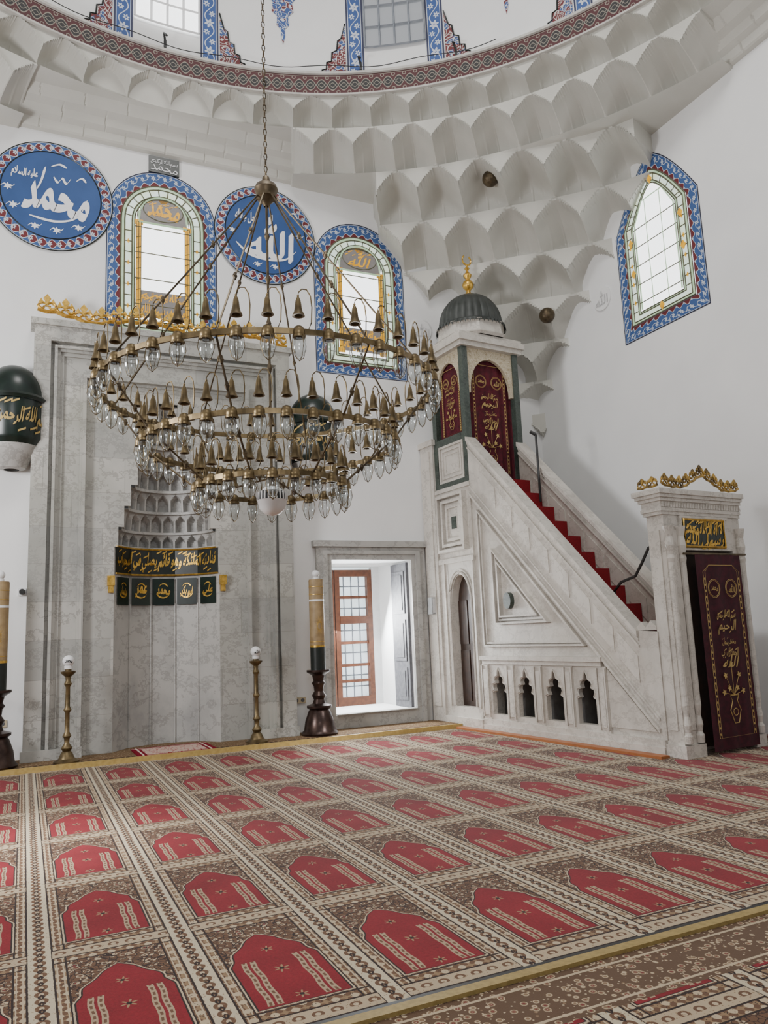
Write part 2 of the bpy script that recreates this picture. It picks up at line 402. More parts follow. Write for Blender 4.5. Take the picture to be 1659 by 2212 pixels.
def text_mesh(body,w,h,off=.012,ext=.004,cx=0,cz=0,y=0,nib=.055,slant=.10,overlap=1.12,marks=0):
    """broad-nib lettering in the xz plane fitted in a w x h box centred at cx,cz, facing -y"""
    mb=MB(); lines=body.split('\n'); n=len(lines)
    for li,ln in enumerate(lines):
        cu=bpy.data.curves.new('t','FONT'); cu.body=ln; cu.size=1; cu.resolution_u=3; cu.offset=-.008; cu.space_word=.55
        o=bpy.data.objects.new('t',cu); COL.objects.link(o); dg=bpy.context.evaluated_depsgraph_get()
        me=bpy.data.meshes.new_from_object(o.evaluated_get(dg)); bpy.data.objects.remove(o)
        vs=np.array([v.co[:] for v in me.vertices]) if len(me.vertices) else np.zeros((1,3))
        lo,hi=vs.min(0),vs.max(0)
        vs[:,0]+=(vs[:,1]-lo[1])*slant*.6
        vs[:,1]=np.where(vs[:,1]>.42,.42+(vs[:,1]-.42)*1.45,vs[:,1])
        vs[:,1]+= .07*np.sin((vs[:,0]-lo[0])*2.2)
        lo,hi=vs.min(0),vs.max(0); hh=h/n*.92*(overlap if n>1 else 1); czl=cz+h/2-h/n*(li+.5)
        sx=w/(hi[0]-lo[0]+1e-6); sz=hh/(hi[1]-lo[1]+1e-6); sx=min(sx,sz*1.5); sz=min(sz,sx*1.9)
        fs=[tuple(pl.vertices) for pl in me.polygons]
        K=5
        for k in range(K):
            q=(k/(K-1)-.5)*nib; qx,qz=q*.55,q*.85
            P=[(cx+(p[0]+qx-(lo[0]+hi[0])/2)*sx, y-ext*.5-.0004*k-.0003*li, czl+(p[1]+qz-(lo[1]+hi[1])/2)*sz) for p in vs]
            mb.add(P,fs)
    rg=random.Random(len(body)*7+int(w*100))
    for k in range(marks):   # vowel strokes
        X=cx-w*.47+w*.94*(k+rg.random()*.6)/marks; Z=cz+h*rg.choice([.40,.33,.42,-.38,-.30,.22]); L=h*.10; T=h*.028
        mb.add([(X-L,y-.003,Z-L*.5-T),(X+L,y-.003,Z+L*.5-T),(X+L,y-.003,Z+L*.5+T),(X-L,y-.003,Z-L*.5+T)],[(0,1,2,3)])
    return mb
def arch_pts(cx,hw,zb,zs,zt,n=24,p=.92):
    L=[(cx-hw,zb),(cx-hw,(zb+zs)/2),(cx-hw,zs)]
    for i in range(1,n):
        a=pi-pi*i/n
        if p>1: x=math.cos(a); L.append((cx+hw*x,zs+(zt-zs)*(1-abs(x)**p)))
        else: L.append((cx+hw*math.cos(a),zs+(zt-zs)*abs(math.sin(a))**p))
    return L+[(cx+hw,zs),(cx+hw,(zb+zs)/2),(cx+hw,zb)]
def pointed(cx,hw,zs,zt,n=10):
    L=[]
    for i in range(n+1):
        t=i/n; L.append((cx-hw*math.cos(t*pi/2)**.85 if t<1 else cx, zs+(zt-zs)*(math.sin(t*pi/2)**.9*.88+.12*t)))
    return L+[(2*cx-a,b) for a,b in L[-2::-1]]
def spandrel(mb,x0,x1,zt,arch,y0,y1,plane='xz'):
    mb.prism([(x0,zt)]+[(x0,arch[0][1])]+arch+[(x1,arch[-1][1]),(x1,zt)],y0,y1,plane)
def muq(mb,c,tiers,cell,az0,az1,naz,clamp,nz=12,bead=.0,deep=1.0):
    """stacked rows of pointed niches; each niche hood curls out to the row above, ribs end in points"""
    rows=[]
    for k in range(len(tiers)-1):
        zt,rt=tiers[k]; zb,rb=tiers[k+1]
        for j in range(nz+1):
            t=1-j/nz; rows.append((k,t,zb+(zt-zb)*t,rt,rb))
    cache={}
    def prof(k,s,t):
        key=(k%2,round(s,4),t)
        if key in cache: return cache[key]
        ar=.30+.60*(1-s**1.35)**.85            # pointed arch line of the niche mouth
        if k%2==1:
            # folded lower apron (two facets meeting in a crease) under a curved hood
            a0=.30*(1-s)
            q=min(max((t-a0)/max(1e-3,ar-a0),0),1); g=.45*q+.55*(1-math.sqrt(max(0,1-q*q)))
            bk=.26*(1-s)
        else:
            a0=.50*(1-s**1.3); q=min(max((t-a0)/max(1e-3,ar-a0),0),1); g=1-math.sqrt(max(0,1-q*q))
            bk=.22*(1-s*s)
        rib=0
        if s<.05 and q<1 and t>.03: rib=.6
        if abs(s-.5)<.035 and 0<q<1 and t>a0: rib=.5
        cache[key]=(g,bk,ar,rib); return cache[key]
    vs=[]
    for (k,t,z,rt,rb) in rows:
        for i in range(naz+1):
            a=az0+(az1-az0)*i/naz
            ss=((a/cell+(.5 if k%2 else 0))%1.0)*2-1; s=abs(ss)
            g,bk,ar,rib=prof(k,s,t)
            back=rb+bk*deep
            rho=back+(rt-back)*g-rib*bead
            edge=t-ar
            if bead and 0<=edge<.075: rho=rt-bead*1.2
            if t<=0: rho=rb
            rho=clamp(a,z,rho)
            vs.append((c[0]+rho*math.cos(a),c[1]+rho*math.sin(a),z))
    n=naz+1; fs=[(j*n+i,j*n+i+1,(j+1)*n+i+1,(j+1)*n+i) for j in range(len(rows)-1) for i in range(naz)]
    return mb.add(vs,fs)
# ================================================================== ROOM
XL=-5.3
mb=MB(); mb.box(XL,W,-4,10.9,-.3,0); f=struct(mb.obj('floor',m_carpet))
mb=MB(); mb.box(XL,6.45,10.92,D+1.0,-.2,.06); o=struct(mb.obj('trim_1',m_runner))
mb=MB(); mb.box(XL,6.42,10.885,10.925,-.1,.066); o=struct(mb.obj('trim_2',m_goldp))
m_edge=simple('gold_carpet_edging',(.32,.23,.08),(.24,.17,.055),.6,scale=40)
mb=MB(); mb.box(XL,W,3.105,3.165,-.1,.018); o=struct(mb.obj('trim_3',m_edge))
mb=MB(); mb.box(XL,W,3.165,3.20,-.1,.012); o=struct(mb.obj('trim_4',m_black))
ZT=10.2
mb=MB()
dx0,dx1,dz0,dz1=4.52,5.97,.27,2.75
nx0,nx1=1.10,2.68
mb.box(XL,nx0,D,D+.35,-.2,ZT); mb.box(nx0,nx1,D,D+.35,5.3,ZT); mb.box(nx1,dx0,D,D+.35,-.2,ZT); mb.box(dx0,dx1,D,D+.35,-.2,dz0); mb.box(dx0,dx1,D,D+.35,dz1,ZT); mb.box(dx1,W+.3,D,D+.35,-.2,ZT)
struct(mb.obj('wall_back',m_wall))
mb=MB(); mb.box(W,W+.35,-4,D,-.2,ZT); struct(mb.obj('wall_right',m_wall))
mb=MB(); mb.box(XL-.35,XL,-4,D,-.2,ZT); struct(mb.obj('wall_left',m_wall))
SX=W-CX; SY=D-CY; SXl=CX-XL
COV=((9.31,9.33,.02,.09),(9.33,9.46,.09,.13),(9.46,9.48,.13,.20),(9.48,9.61,.20,.27),(9.61,9.63,.27,.36),(9.63,9.76,.36,.48),(9.76,9.79,.48,.56),(9.79,10.3,.56,.75))
def cove(z):
    for z0,z1,o0,o1 in COV:
        if z0<=z<=z1: return o0+(o1-o0)*(z-z0)/(z1-z0)
    return 0
def clampf(a,z,rho):
    ca,sa=math.cos(a),math.sin(a); cv=cove(z)
    an=(a+pi/4)%(pi/2)-pi/4; an=abs(math.degrees(an))
    if z<9.295: rho+=1.2*min(1,max(0,(28.2-an)/1.0))
    elif z<9.785: rho+=1.2*min(1,max(0,(16.8-an)/.3))
    if z<9.3 and -pi/2<a<pi/4: rho+=.26*min(1,(pi/4-a)/math.radians(14))
    w=1e9
    if ca>1e-6: w=min(w,(SX-cv)/ca)
    if ca<-1e-6: w=min(w,(SXl-cv)/-ca)
    if sa>1e-6: w=min(w,(SY-cv)/sa)
    if sa<-1e-6: w=min(w,(SY-cv)/-sa)
    if cv==0: w+=.04
    if cv>0 and z<9.785 and rho>w:
        L=(ca if abs(sa)>abs(ca) else sa)*w; row=int((z-9.31)/.155)
        if (L/.62+row*.5)%1.0<.03: w+=.02
    return min(rho,w)
tiers=[(10.2,6.36),(9.79,6.60),(9.30,7.12),(8.70,7.78),(8.05,8.36),(7.40,8.82),(6.76,9.30),(6.14,9.72),(5.56,9.95),(4.95,10.16)]
mb=MB(); muq(mb,(CX,CY,0),tiers,math.radians(5.625),math.radians(-75),math.radians(165),1920,clampf,20,.022,1.0)
struct(mb.obj('trim_5',m_muq,smooth=True,ang=16))
mb=MB(); n=240
def ringp(r,z,k): 
    a=math.radians(-80)+math.radians(250)*k/n; return (CX+r*math.cos(a),CY+r*math.sin(a),z)
mb.strip([ringp(6.34,10.2,k) for k in range(n+1)],[ringp(6.34,10.55,k) for k in range(n+1)])
struct(mb.obj('trim_6',m_redband))
mb=MB()
for prof in ([(6.5,10.16),(6.30,10.17),(6.30,10.20),(6.36,10.205)],[(6.34,10.55),(6.31,10.56),(6.31,10.60),(6.6,10.62)]):
    mb.lathe(prof,(CX,CY,0),160,math.radians(-80),math.radians(170))
struct(mb.obj('trim_7',simple('white_cornice',(.55,.53,.49),(.45,.43,.40),.7)))
mb=MB(); mb.lathe([(6.50,10.62),(6.495,10.66)],(CX,CY,0),160,math.radians(-80),math.radians(170)); struct(mb.obj('trim_8',simple('dark_red_line',(.2,.02,.025),(.15,.015,.02),.7)))
def rd(z): return math.sqrt(max(.01,6.52**2-max(0,z-11.3)**2))
mb=MB(); prof=[(rd(10.6+.1*i),10.6+.1*i) for i in range(72)]+[(.05,17.82)]
mb.lathe(prof,(CX,CY,0),160); ceiling=struct(mb.obj('ceiling',m_wall,smooth=True))
def dpt(azdeg,z,off=0):
    a=math.radians(azdeg); r=rd(z)-off; return (CX+r*math.sin(a),CY+r*math.cos(a),z)
def dpatch(mb,a0,a1,z0,z1,off,na=8,nz=16):
    rows=[]
    for j in range(nz+1):
        z=z0+(z1-z0)*j/nz; rows.append([dpt(a0+(a1-a0)*i/na,z,off) for i in range(na+1)])
    vs=[p for r in rows for p in r]; m=na+1
    uv=[((z1-z0)*j/nz,i/na) for j in range(nz+1) for i in range(na+1)]
    mb.add(vs,[(j*m+i,j*m+i+1,(j+1)*m+i+1,(j+1)*m+i) for j in range(nz) for i in range(na)],uv)
wn=4; WH=4.4; SP=360/11
for k in range(-1,4):
    az=-.6+SP*k; dim=(k!=0)
    mb=MB(); dpatch(mb,az-WH,az+WH,11.14,14.0,.03)
    w=struct(mb.obj('window_%d'%wn,m_panedim if dim else m_paneg)); wn+=1
    mb=MB()
    for i in range(5): 
        a=az-WH+2*WH*i/4; mb.tube([dpt(a,11.14+.2*j,.05) for j in range(14)],.020,4)
    for z in (11.14,11.51,11.88,12.25,12.62,12.99): mb.tube([dpt(az-WH+WH/4*i,z,.05) for i in range(9)],.020,4)
    mb.obj('muntin',m_iron if dim else m_white,parent=w)
    for s_ in (-1,1):
        mb=MB(); dpatch(mb,min(az+s_*4.6,az+s_*7.1),max(az+s_*4.6,az+s_*7.1),10.66,14.0,.012,2); mb.obj('painted_band',m_blueband,parent=w)
        mb=MB(); base=az+s_*7.3
        outline=[(0,10.70),(3.7,10.70),(3.5,10.78),(2.9,10.80),(2.8,10.92),(2.1,10.94),(2.0,11.10),(1.3,11.14),(1.1,11.32),(.6,11.36),(0,11.62)]
        vs=[dpt(base+s_*q[0],q[1],.014) for q in outline]; mb.add(vs,[tuple(range(len(vs)))]); mb.obj('painted_corner',m_arabred,parent=w)
        mb=MB(); mb.tube([dpt(base+s_*q[0],q[1],.016) for q in outline[1:]],.014,4); mb.obj('corner_outline',m_blackp,parent=w)
    mb=MB(); c0=az+SP/2; outl=[(0,11.22),(.3,11.38),(.25,11.50),(.9,11.58),(.8,11.74),(1.6,11.82),(1.4,11.98),(2.3,12.1),(1.9,12.3),(2.6,12.5),(2.0,13.2),(0,13.4)]
    L=outl+[(-a,b) for a,b in outl[-2:0:-1]]
    vs=[dpt(c0+q[0],q[1],.014) for q in L]; mb.add(vs,[tuple(range(len(vs)))]); mb.obj('painted_pendant',m_arabblue,parent=w)
hook=top('iron_hook','small black iron hook standing on the dome ledge','hook',group='hooks on the dome ledge')
mb=MB(); mb.box(-.02,.02,-.02,.02,0,.22); mb.tube([(0,0,.2),(-.03,-.08,.28),(0,-.14,.2)],.018); mb.obj('hook_body',m_black,parent=hook)
azs=[-1,27,41]
for i,a in enumerate(azs):
    p=dpt(a,10.6,.1)
    if i==0: hook.location=p; hook.rotation_euler=(0,0,-math.radians(a))
    else: copy_tree(hook,p,-math.radians(a))
cb=top('ledge_cable','thin black cable strung along the dome ledge','cable')
mb=MB(); pth=[]
for i in range(61):
    a=-20+67*i/60; q=dpt(a,10.72+.03*math.cos(i*.5),.16); pth.append(q)
mb.tube(pth,.008,4); mb.obj('cable_run',m_black,parent=cb)
# ================================================================== STAINED WINDOWS
def stained(name,loc,rz,hw,hwo,zb,zs,zt,zbo,zto,text1,hasbottom,plain=False,p=.92):
    w=struct(top(name,'a','window',loc,rz)); del w['label']; del w['category']
    A=arch_pts(0,hw,zb,zs,zt,24,p)
    mb=MB(); mb.prism(A,-.02,0.0); mb.obj('window_glass',m_paneg,parent=w)
    O=arch_pts(0,hwo,zbo,zs,zto,24,p)
    I=[(a,-.008,b) for a,b in A]; Oo=[(a,-.008,b) for a,b in O]
    mb=MB(); mb.strip(I,Oo)
    mb.strip([(hw,-.008,zb),(0,-.008,zb),(-hw,-.008,zb)],[(hwo,-.008,zbo),(0,-.008,zbo),(-hwo,-.008,zbo)])
    mb.obj('painted_border',m_border,parent=w)
    def ring(h1,h2,zb1,zb2,zt1,zt2,y,mat,nm):
        a=[(q[0],y,q[1]) for q in arch_pts(0,h1,zb1,zs,zt1,24,p)]; b=[(q[0],y,q[1]) for q in arch_pts(0,h2,zb2,zs,zt2,24,p)]
        mb=MB(); mb.strip(a,b); mb.strip([b[-1],b[0]],[a[-1],a[0]]); return mb.obj(nm,mat,parent=w)
    ring(hw-.055,hw-.002,zb+.055,zb+.002,zt-.055,zt-.002,-.024,m_paneg2,'green_edging')
    ring(hw-.165,hw-.055,zb+.13,zb+.055,zt-.18,zt-.055,-.0235,m_panet,'tinted_edging')
    ring(hw-.205,hw-.165,zb+.17,zb+.13,zt-.225,zt-.18,-.024,m_paneg2,'green_edging')
    mb=MB()
    for q in (.0,.055,.165,.205):
        P=[(a,-.028,b) for a,b in arch_pts(0,hw-q,zb+q*.8,zs,zt-q*1.08,24,p)]; mb.tube(P,.011,4)
        mb.tube([P[0],P[-1]],.011,4)
    Pa=arch_pts(0,hw-.045,zb,zs,zt-.05,24,p); Pb=arch_pts(0,hw-.165,zb,zs,zt-.18,24,p)
    for i in range(3,len(Pa)-3,2): mb.tube([(Pa[i][0],-.028,Pa[i][1]),(Pb[i][0],-.028,Pb[i][1])],.009,4)
    nz=9
    for i in range(nz):
        z=zb+.2+(zs-zb-.2)*i/nz
        for sg in (-1,1): mb.tube([(sg*(hw-.045),-.028,z),(sg*(hw-.165),-.028,z)],.009,4)
    for i in range(1,6 if plain else 5): 
        z=zb+(zs-zb)*i/(5.2 if plain else 4.2); mb.tube([(-hw+.2,-.028,z),(hw-.2,-.028,z)],.009,4)
    mb.obj('leading',m_olive,parent=w)
    mb=MB()
    for i in range(1,nz,2):
        z=zb+.2+(zs-zb-.2)*i/nz
        for sg in (-1,1): x=sg*(hw-.11); mb.prism([(x-.022,z),(x,z+.04),(x+.022,z),(x,z-.04)],-.034,-.024)
    mb.obj('amber_bead',m_amber,parent=w)
    if not plain:
        for sg in (-1,1):
            mb=MB()
            x=sg*(hw-.265); mb.box(x-.038,x+.038,-.03,-.022,zb+.2,zs+.02)
            for z in (zb+.2,zs-.05,): mb.box(x-.066,x+.066,-.034,-.02,z,z+.08)
            mb.obj('amber_column',m_amber,parent=w)
            mb=MB(); 
            for q in (-.038,0,.038): mb.tube([(x+q,-.036,zb+.2),(x+q,-.036,zs)],.005,4)
            for i in range(8): z=zb+.3+(zs-zb-.4)*i/8; mb.tube([(x-.038,-.036,z),(x+.038,-.036,z+.03)],.005,4)
            mb.obj('column_leading',m_olive,parent=w)
        mb=MB(); mb.prism([(-.12,zt-.19),(.12,zt-.19),(.04,zt-.29),(-.04,zt-.29)],-.03,-.022); mb.obj('amber_keystone',m_amber,parent=w)
        R=hw-.27; cz=zs+.10
        pts=[(R*math.cos(pi*i/16),cz+R*.98*math.sin(pi*i/16)) for i in range(17)]; pts=[(R,cz-.10)]+pts+[(-R,cz-.10)]
        mb=MB(); mb.prism(pts,-.03,-.022); mb.obj('tympanum',m_tymp,parent=w)
        mb=MB(); mb.tube([(a,-.032,b) for a,b in pts],.018,4,closed=True); mb.obj('tympanum_rim',m_paneg2,parent=w)
        mb=MB(); mb.tube([(a*1.07,-.032,cz+(b-cz)*1.07) for a,b in pts],.008,4,closed=True); mb.tube([(R*.84*math.cos(a),-.034,cz+R*.38+R*.50*math.sin(a)) for a in [q*pi/12 for q in range(24)]],.008,4,closed=True); mb.obj('tympanum_leading',m_olive,parent=w)
        text_mesh(text1,R*1.35,R*.78,.02,.004,0,cz+R*.36,-.034,nib=.10,slant=.5,marks=12).obj('lettering',m_amber,parent=w)
        if hasbottom:
            mb=MB(); mb.box(-R*.95,R*.95,-.03,-.022,zb+.24,zb+.66); mb.obj('lower_panel',m_tymp,parent=w)
            text_mesh(shape('بسم الله الرحمن الرحيم')+'\n'+shape('محمد رسول الله'),R*1.8,.42,.02,.004,0,zb+.45,-.034,nib=.12,marks=8).obj('lettering',m_amber,parent=w)
    else:
        mb=MB()
        for (a,b) in ((-.53,zs-.25),(.53,zs-.25),(-.53,zb+.85),(.53,zb+.85),(0,zb+.10),(0,zt-.16)):
            mb.prism([(a-.05,b),(a,b+.075),(a+.05,b),(a,b-.075)],-.040,-.022)
        mb.obj('amber_diamond',m_amber,parent=w)
        mb=MB()
        for x in (-.42,.42): mb.box(x-.012,x+.012,-.03,-.02,zb+.2,zs)
        mb.tube([(-.42,-.03,zs),(-.22,-.03,zt-.42),(.22,-.03,zt-.42),(.42,-.03,zs)],.012,4)
        for x in (-.16,.16): mb.tube([(x,-.03,zb+.17),(x,-.03,zt-.42)],.008,4)
        mb.obj('green_bar',m_paneg2,parent=w)
    return w
MUH=shape('محمد')
stained('window_1',(1.84,D,0),0,.64,.855,6.30,8.10,8.76,6.08,9.02,MUH,True)
stained('window_2',(5.24,D,0),0,.66,.865,6.15,7.88,8.53,5.95,8.80,ALLAH,True)
stained('window_3',(W,8.42,0),-pi/2,.66,.885,6.32,7.95,8.72,6.08,9.02,'',False,plain=True,p=1.45)
pq=top('inscription_plaque','small black wall plaque with white arabic script above the arched window','plaque',(1.85,D-.002,9.13))
mb=MB(); mb.box(-.24,.24,-.03,0,-.13,.15); mb.obj('plaque_board',m_blackp,parent=pq)
text_mesh(shape('بسم الله الرحمن')+'\n'+shape('محمد'),.42,.22,.02,.004,0,0,-.035,nib=.02,marks=4).obj('lettering',m_whitel,parent=pq)
def medallion(x,z,body,label):
    e=top('calligraphy_medallion',label,'medallion',(x,D-.04,z),group='blue medallions on the wall')
    mb=MB(); n=64
    c=[(.70*math.cos(2*pi*i/n),.70*math.sin(2*pi*i/n)) for i in range(n)]; mb.prism(c,-.01,.03); mb.obj('blue_disc',m_bluef,parent=e)
    mb=MB(); mb.strip([(.69*math.cos(2*pi*i/96),-.012,.69*math.sin(2*pi*i/96)) for i in range(97)],[(.87*math.cos(2*pi*i/96),.015,.87*math.sin(2*pi*i/96)) for i in range(97)]); mb.obj('floral_border',m_border_med,parent=e)
    mb=MB()
    for r,y in ((.70,-.012),(.87,.015)): mb.tube([(r*math.cos(2*pi*i/96),y,r*math.sin(2*pi*i/96)) for i in range(96)],.009,4,closed=True)
    mb.obj('border_line',m_blackp,parent=e)
    body(e)
    return e
def ribbon(mb,pts,nib=.03,y=-.016,ang=1.05,n=8):
    P=[Vector((a,b)) for a,b in pts]; Q=[]
    for i in range(len(P)-1):
        p0=P[max(i-1,0)];p1=P[i];p2=P[i+1];p3=P[min(i+2,len(P)-1)]
        for k in range(n):
            t=k/n; Q.append(.5*((2*p1)+(p2-p0)*t+(2*p0-5*p1+4*p2-p3)*t*t+(3*p1-p0-3*p2+p3)*t**3))
    Q.append(P[-1]); m=len(Q); vs=[]
    for i,q in enumerate(Q):
        w=nib*(.35+.65*min(1,6*i/m,6*(m-1-i)/m)); d=Vector((math.cos(ang),math.sin(ang)))*w
        tt=(Q[min(i+1,m-1)]-Q[max(i-1,0)]); tt=tt.normalized() if tt.length>0 else Vector((1,0)); nn=Vector((-tt.y,tt.x))*w*.28
        if nn.dot(d)<0: nn=-nn
        d=d+nn
        vs+= [(q.x-d.x,y-.0002*(i%5),q.y-d.y),(q.x+d.x,y-.0002*(i%5),q.y+d.y)]
    mb.add(vs,[(2*i,2*i+1,2*i+3,2*i+2) for i in range(m-1)])
def blossom(t,a,b_,r=.06):
    t.prism([(a+(r if k%2 else r*.5)*math.cos(k*pi/6),b_+(r if k%2 else r*.5)*math.sin(k*pi/6)) for k in range(12)],-.018,-.008)
    ribbon(t,[(a-r*1.6,b_-r*.2),(a-r*.8,b_+r*.5),(a,b_)],.009,-.014)
    ribbon(t,[(a+r*1.6,b_+r*.8),(a+r,b_+r*.2),(a,b_)],.009,-.014)
def b1(e):
    t=text_mesh(MUH,.92,.50,.03,.004,.06,-.08,-.014,nib=.13,slant=.5)
    ribbon(t,[(-.10,.44),(-.14,.24),(-.20,.06)],.028)
    ribbon(t,[(.02,.30),(.08,.22),(.14,.30),(.20,.22),(.26,.32)],.016)
    ribbon(t,[(.34,.30),(.42,.36),(.48,.30)],.014); ribbon(t,[(-.02,.46),(.10,.52),(.2,.48)],.014)
    ribbon(t,[(.50,.02),(.36,-.30),(.05,-.42),(-.30,-.38)],.016)
    s=text_mesh(shape('عليه السلام'),.36,.20,.01,.004,-.38,.28,-.014,nib=.12); t.add(s.v,s.f)
    for q in ((-.52,-.26),(-.22,-.54),(.08,-.56),(.38,-.46),(-.60,.02)): blossom(t,*q)
    t.obj('lettering',m_whitel,parent=e)
def b2(e):
    t=text_mesh(ALLAH,.80,.84,.03,.004,.06,-.04,-.014,nib=.12,slant=.12)
    ribbon(t,[(.52,-.22),(.32,-.40),(.0,-.45),(-.30,-.40),(-.52,-.22)],.018)
    ribbon(t,[(.42,.44),(.50,.48),(.56,.40)],.014)
    s=text_mesh(shape('جل جلاله'),.34,.24,.01,.004,-.36,.26,-.014,nib=.12); t.add(s.v,s.f)
    for q in ((-.16,-.56),(.14,-.56),(-.58,-.02),(.58,.05)): blossom(t,*q,.05)
    t.obj('lettering',m_whitel,parent=e)
medallion(.20,8.26,b1,'round blue medallion with white arabic calligraphy of muhammad and floral rim')
medallion(3.53,8.26,b2,'round blue medallion with white arabic calligraphy of allah and floral rim')
for (loc,rz) in (((6.42,D-.003,6.95),0),((W-.003,9.75,7.1),-pi/2)):
    e=top('plaster_roundel','small white relief roundel with arabic script on the wall','roundel',loc,rz,group='small plaster roundels')
    mb=MB(); mb.prism([(.21*math.cos(2*pi*i/32),.21*math.sin(2*pi*i/32)) for i in range(32)],-.02,0); mb.obj('roundel_disc',m_wall,parent=e)
    t=text_mesh(ALLAH,.3,.26,.03,.012,0,0,-.03); t.obj('lettering',m_relief,parent=e)
for i,p in enumerate(((6.98,10.03,9.08),(8.38,10.58,7.05))):
    e=top('bronze_ball','pierced dark bronze ball set in the muqarnas vault','ornament',p,group='bronze balls in the muqarnas')
    mb=MB(); mb.lathe([(max(.001,.14*math.sin(pi*j/12)),-.14*math.cos(pi*j/12)) for j in range(13)],seg=20,rib=lambda a,j:1+.10*math.sin(10*a)*(1 if j%2 else -1)); mb.obj('ball_shell',m_brassd,parent=e)
# ================================================================== DOOR RECESS / WOODEN WINDOW
YD=1.35
mb=MB(); mb.box(dx0-.1,dx0,D+.35,D+YD,dz0-.1,dz1+.1); mb.box(dx1,dx1+.1,D+.35,D+YD,dz0-.1,dz1+.1); mb.box(dx0-.1,dx1+.1,D+.35,D+YD,dz1,dz1+.1); mb.box(dx0-.1,dx1+.1,D+.35,D+YD,dz0-.1,dz0)
struct(mb.obj('trim_9',m_wall))
w6=struct(top('window_9','x','x',(0,D+YD,0))); del w6['label']; del w6['category']
mb=MB(); mb.box(dx0-.1,dx1+.1,.06,.08,dz0-.1,dz1+.1); mb.obj('window_glass',emis('outdoor_daylight',(.85,.93,1.0),1.8,(.55,.66,.66),2.5,samp=True),parent=w6)
mb=MB()
for x0,x1 in ((4.34,5.07),(5.09,5.82)):
    mb.box(x0,x0+.09,-.06,.05,.27,2.7); mb.box(x1-.09,x1,-.06,.05,.27,2.7)
    mb.box(x0+.09,x1-.09,-.06,.05,2.58,2.7); mb.box(x0+.09,x1-.09,-.06,.05,.27,.42); mb.box(x0+.09,x1-.09,-.07,.05,1.72,1.86)
mb.obj('window_frame',m_wood,parent=w6)
mb=MB()
for x0,x1 in ((4.34,5.07),(5.09,5.82)):
    for z in (.98,1.38,.70,2.2): mb.box(x0+.05,x1-.05,-.03,.02,z-.025,z+.025)
mb.obj('glazing_bar',m_wood,parent=w6)
mb=MB()
for i in range(10): mb.tube([(4.4+.15*i,.055,.3),(4.4+.15*i,.055,2.7)],.011,4)
for i in range(12): mb.tube([(4.35,.055,.4+.2*i),(5.85,.055,.4+.2*i)],.011,4)
mb.obj('iron_grille',m_iron,parent=w6)
mb=MB(); mb.box(5.82,5.98,-.06,.05,.27,2.75); mb.obj('window_jamb',m_white,parent=w6)
sh=top('window_shutter','grey panelled wooden shutter folded against the window reveal','shutter',(5.965,D+.06,.275))
mb=MB(); mb.box(-.045,0,0,.60,.0,2.44)
for z0,z1 in ((.12,.67),(.77,1.47),(1.57,2.30)): mb.box(-.06,-.045,.08,.52,z0,z1); mb.box(-.07,-.06,.15,.45,z0+.06,z1-.06)
mb.obj('shutter_leaf',m_shut,parent=sh)
mb=MB()
mb.box(4.26,4.52,-.06,0,.27,2.75); mb.box(5.97,6.24,-.06,0,.27,2.75); mb.box(4.26,6.24,-.06,0,2.75,2.96); mb.box(4.20,6.28,-.12,0,2.96,3.06); mb.box(4.26,6.24,-.06,0,0.05,.27)
mb.box(4.36,4.44,-.09,-.06,.05,2.84); mb.box(6.05,6.13,-.09,-.06,.05,2.84); mb.box(4.36,6.13,-.09,-.06,2.84,2.90); mb.box(4.54,5.95,-.10,.04,.271,.285)
o=mb.obj('trim_10',m_marble_plain); o.location=(0,D,0); struct(o)
mb=MB(); mb.box(W-.05,W,8.75,9.15,1.5,2.6); mb.box(W-.065,W-.05,8.80,9.10,1.55,2.55); struct(mb.obj('trim_11',m_white))
# ================================================================== MIHRAB
mh=top('mihrab','tall grey marble prayer niche with muqarnas hood and gold crest','mihrab',(1.90,D,0.06))
X0,X1=-1.88,1.88; ZM=6.02
def uf(mb,x0,x1,zt,w,y0):
    mb.box(x0,x0+w,y0,0,0,zt); mb.box(x1-w,x1,y0,0,0,zt); mb.box(x0+w,x1-w,y0,0,zt-w,zt)
mb=MB()
uf(mb,X0,X1,ZM,.22,-.34); uf(mb,X0+.22,X1-.22,ZM-.22,.05,-.22); uf(mb,X0+.27,X1-.27,ZM-.27,.04,-.32); uf(mb,X0+.31,X1-.31,ZM-.31,.04,-.28); uf(mb,X0+.35,X1-.35,ZM-.35,.05,-.24); uf(mb,X0+.40,X1-.40,ZM-.40,.23,-.205)
uf(mb,X0+.63,X1-.63,ZM-.63,.03,-.26); uf(mb,X0+.66,X1-.66,ZM-.66,.05,-.29); uf(mb,X0+.71,X1-.71,ZM-.71,.04,-.20)
mb.box(X0-.05,X1+.05,-.38,0,ZM,ZM+.09)
mb.box(X0-.03,X0+.72,-.37,-.34,0,.14); mb.box(X1-.72,X1+.03,-.37,-.34,0,.14)
mb.obj('marble_frame',m_marble,parent=mh)
NH=.755
ht=[(5.05,.10),(4.74,.19),(4.42,.29),(4.10,.39),(3.78,.49),(3.46,.585),(3.15,.675),(2.86,.755)]
mb=MB()
for sg in (-1,1):
    def bx(a,b,z0,z1,y0=-.18): mb.box(min(sg*a,sg*b),max(sg*a,sg*b),y0,0,z0,z1)
    bx(NH,1.13,0,2.86)
    for k in range(len(ht)-1): bx(ht[k+1][1]-.05,1.13,ht[k+1][0],ht[k][0])
    bx(0,1.13,5.05,ZM-.75)
mb.obj('face_panel',m_marble,parent=mh)
path=[(-.755,-.18),(-.50,.16),(-.18,.30),(.18,.30),(.50,.16),(.755,-.18)]
mb=MB(); vs=[(p[0],p[1],z) for z in (0,2.9) for p in path]; n=len(path)
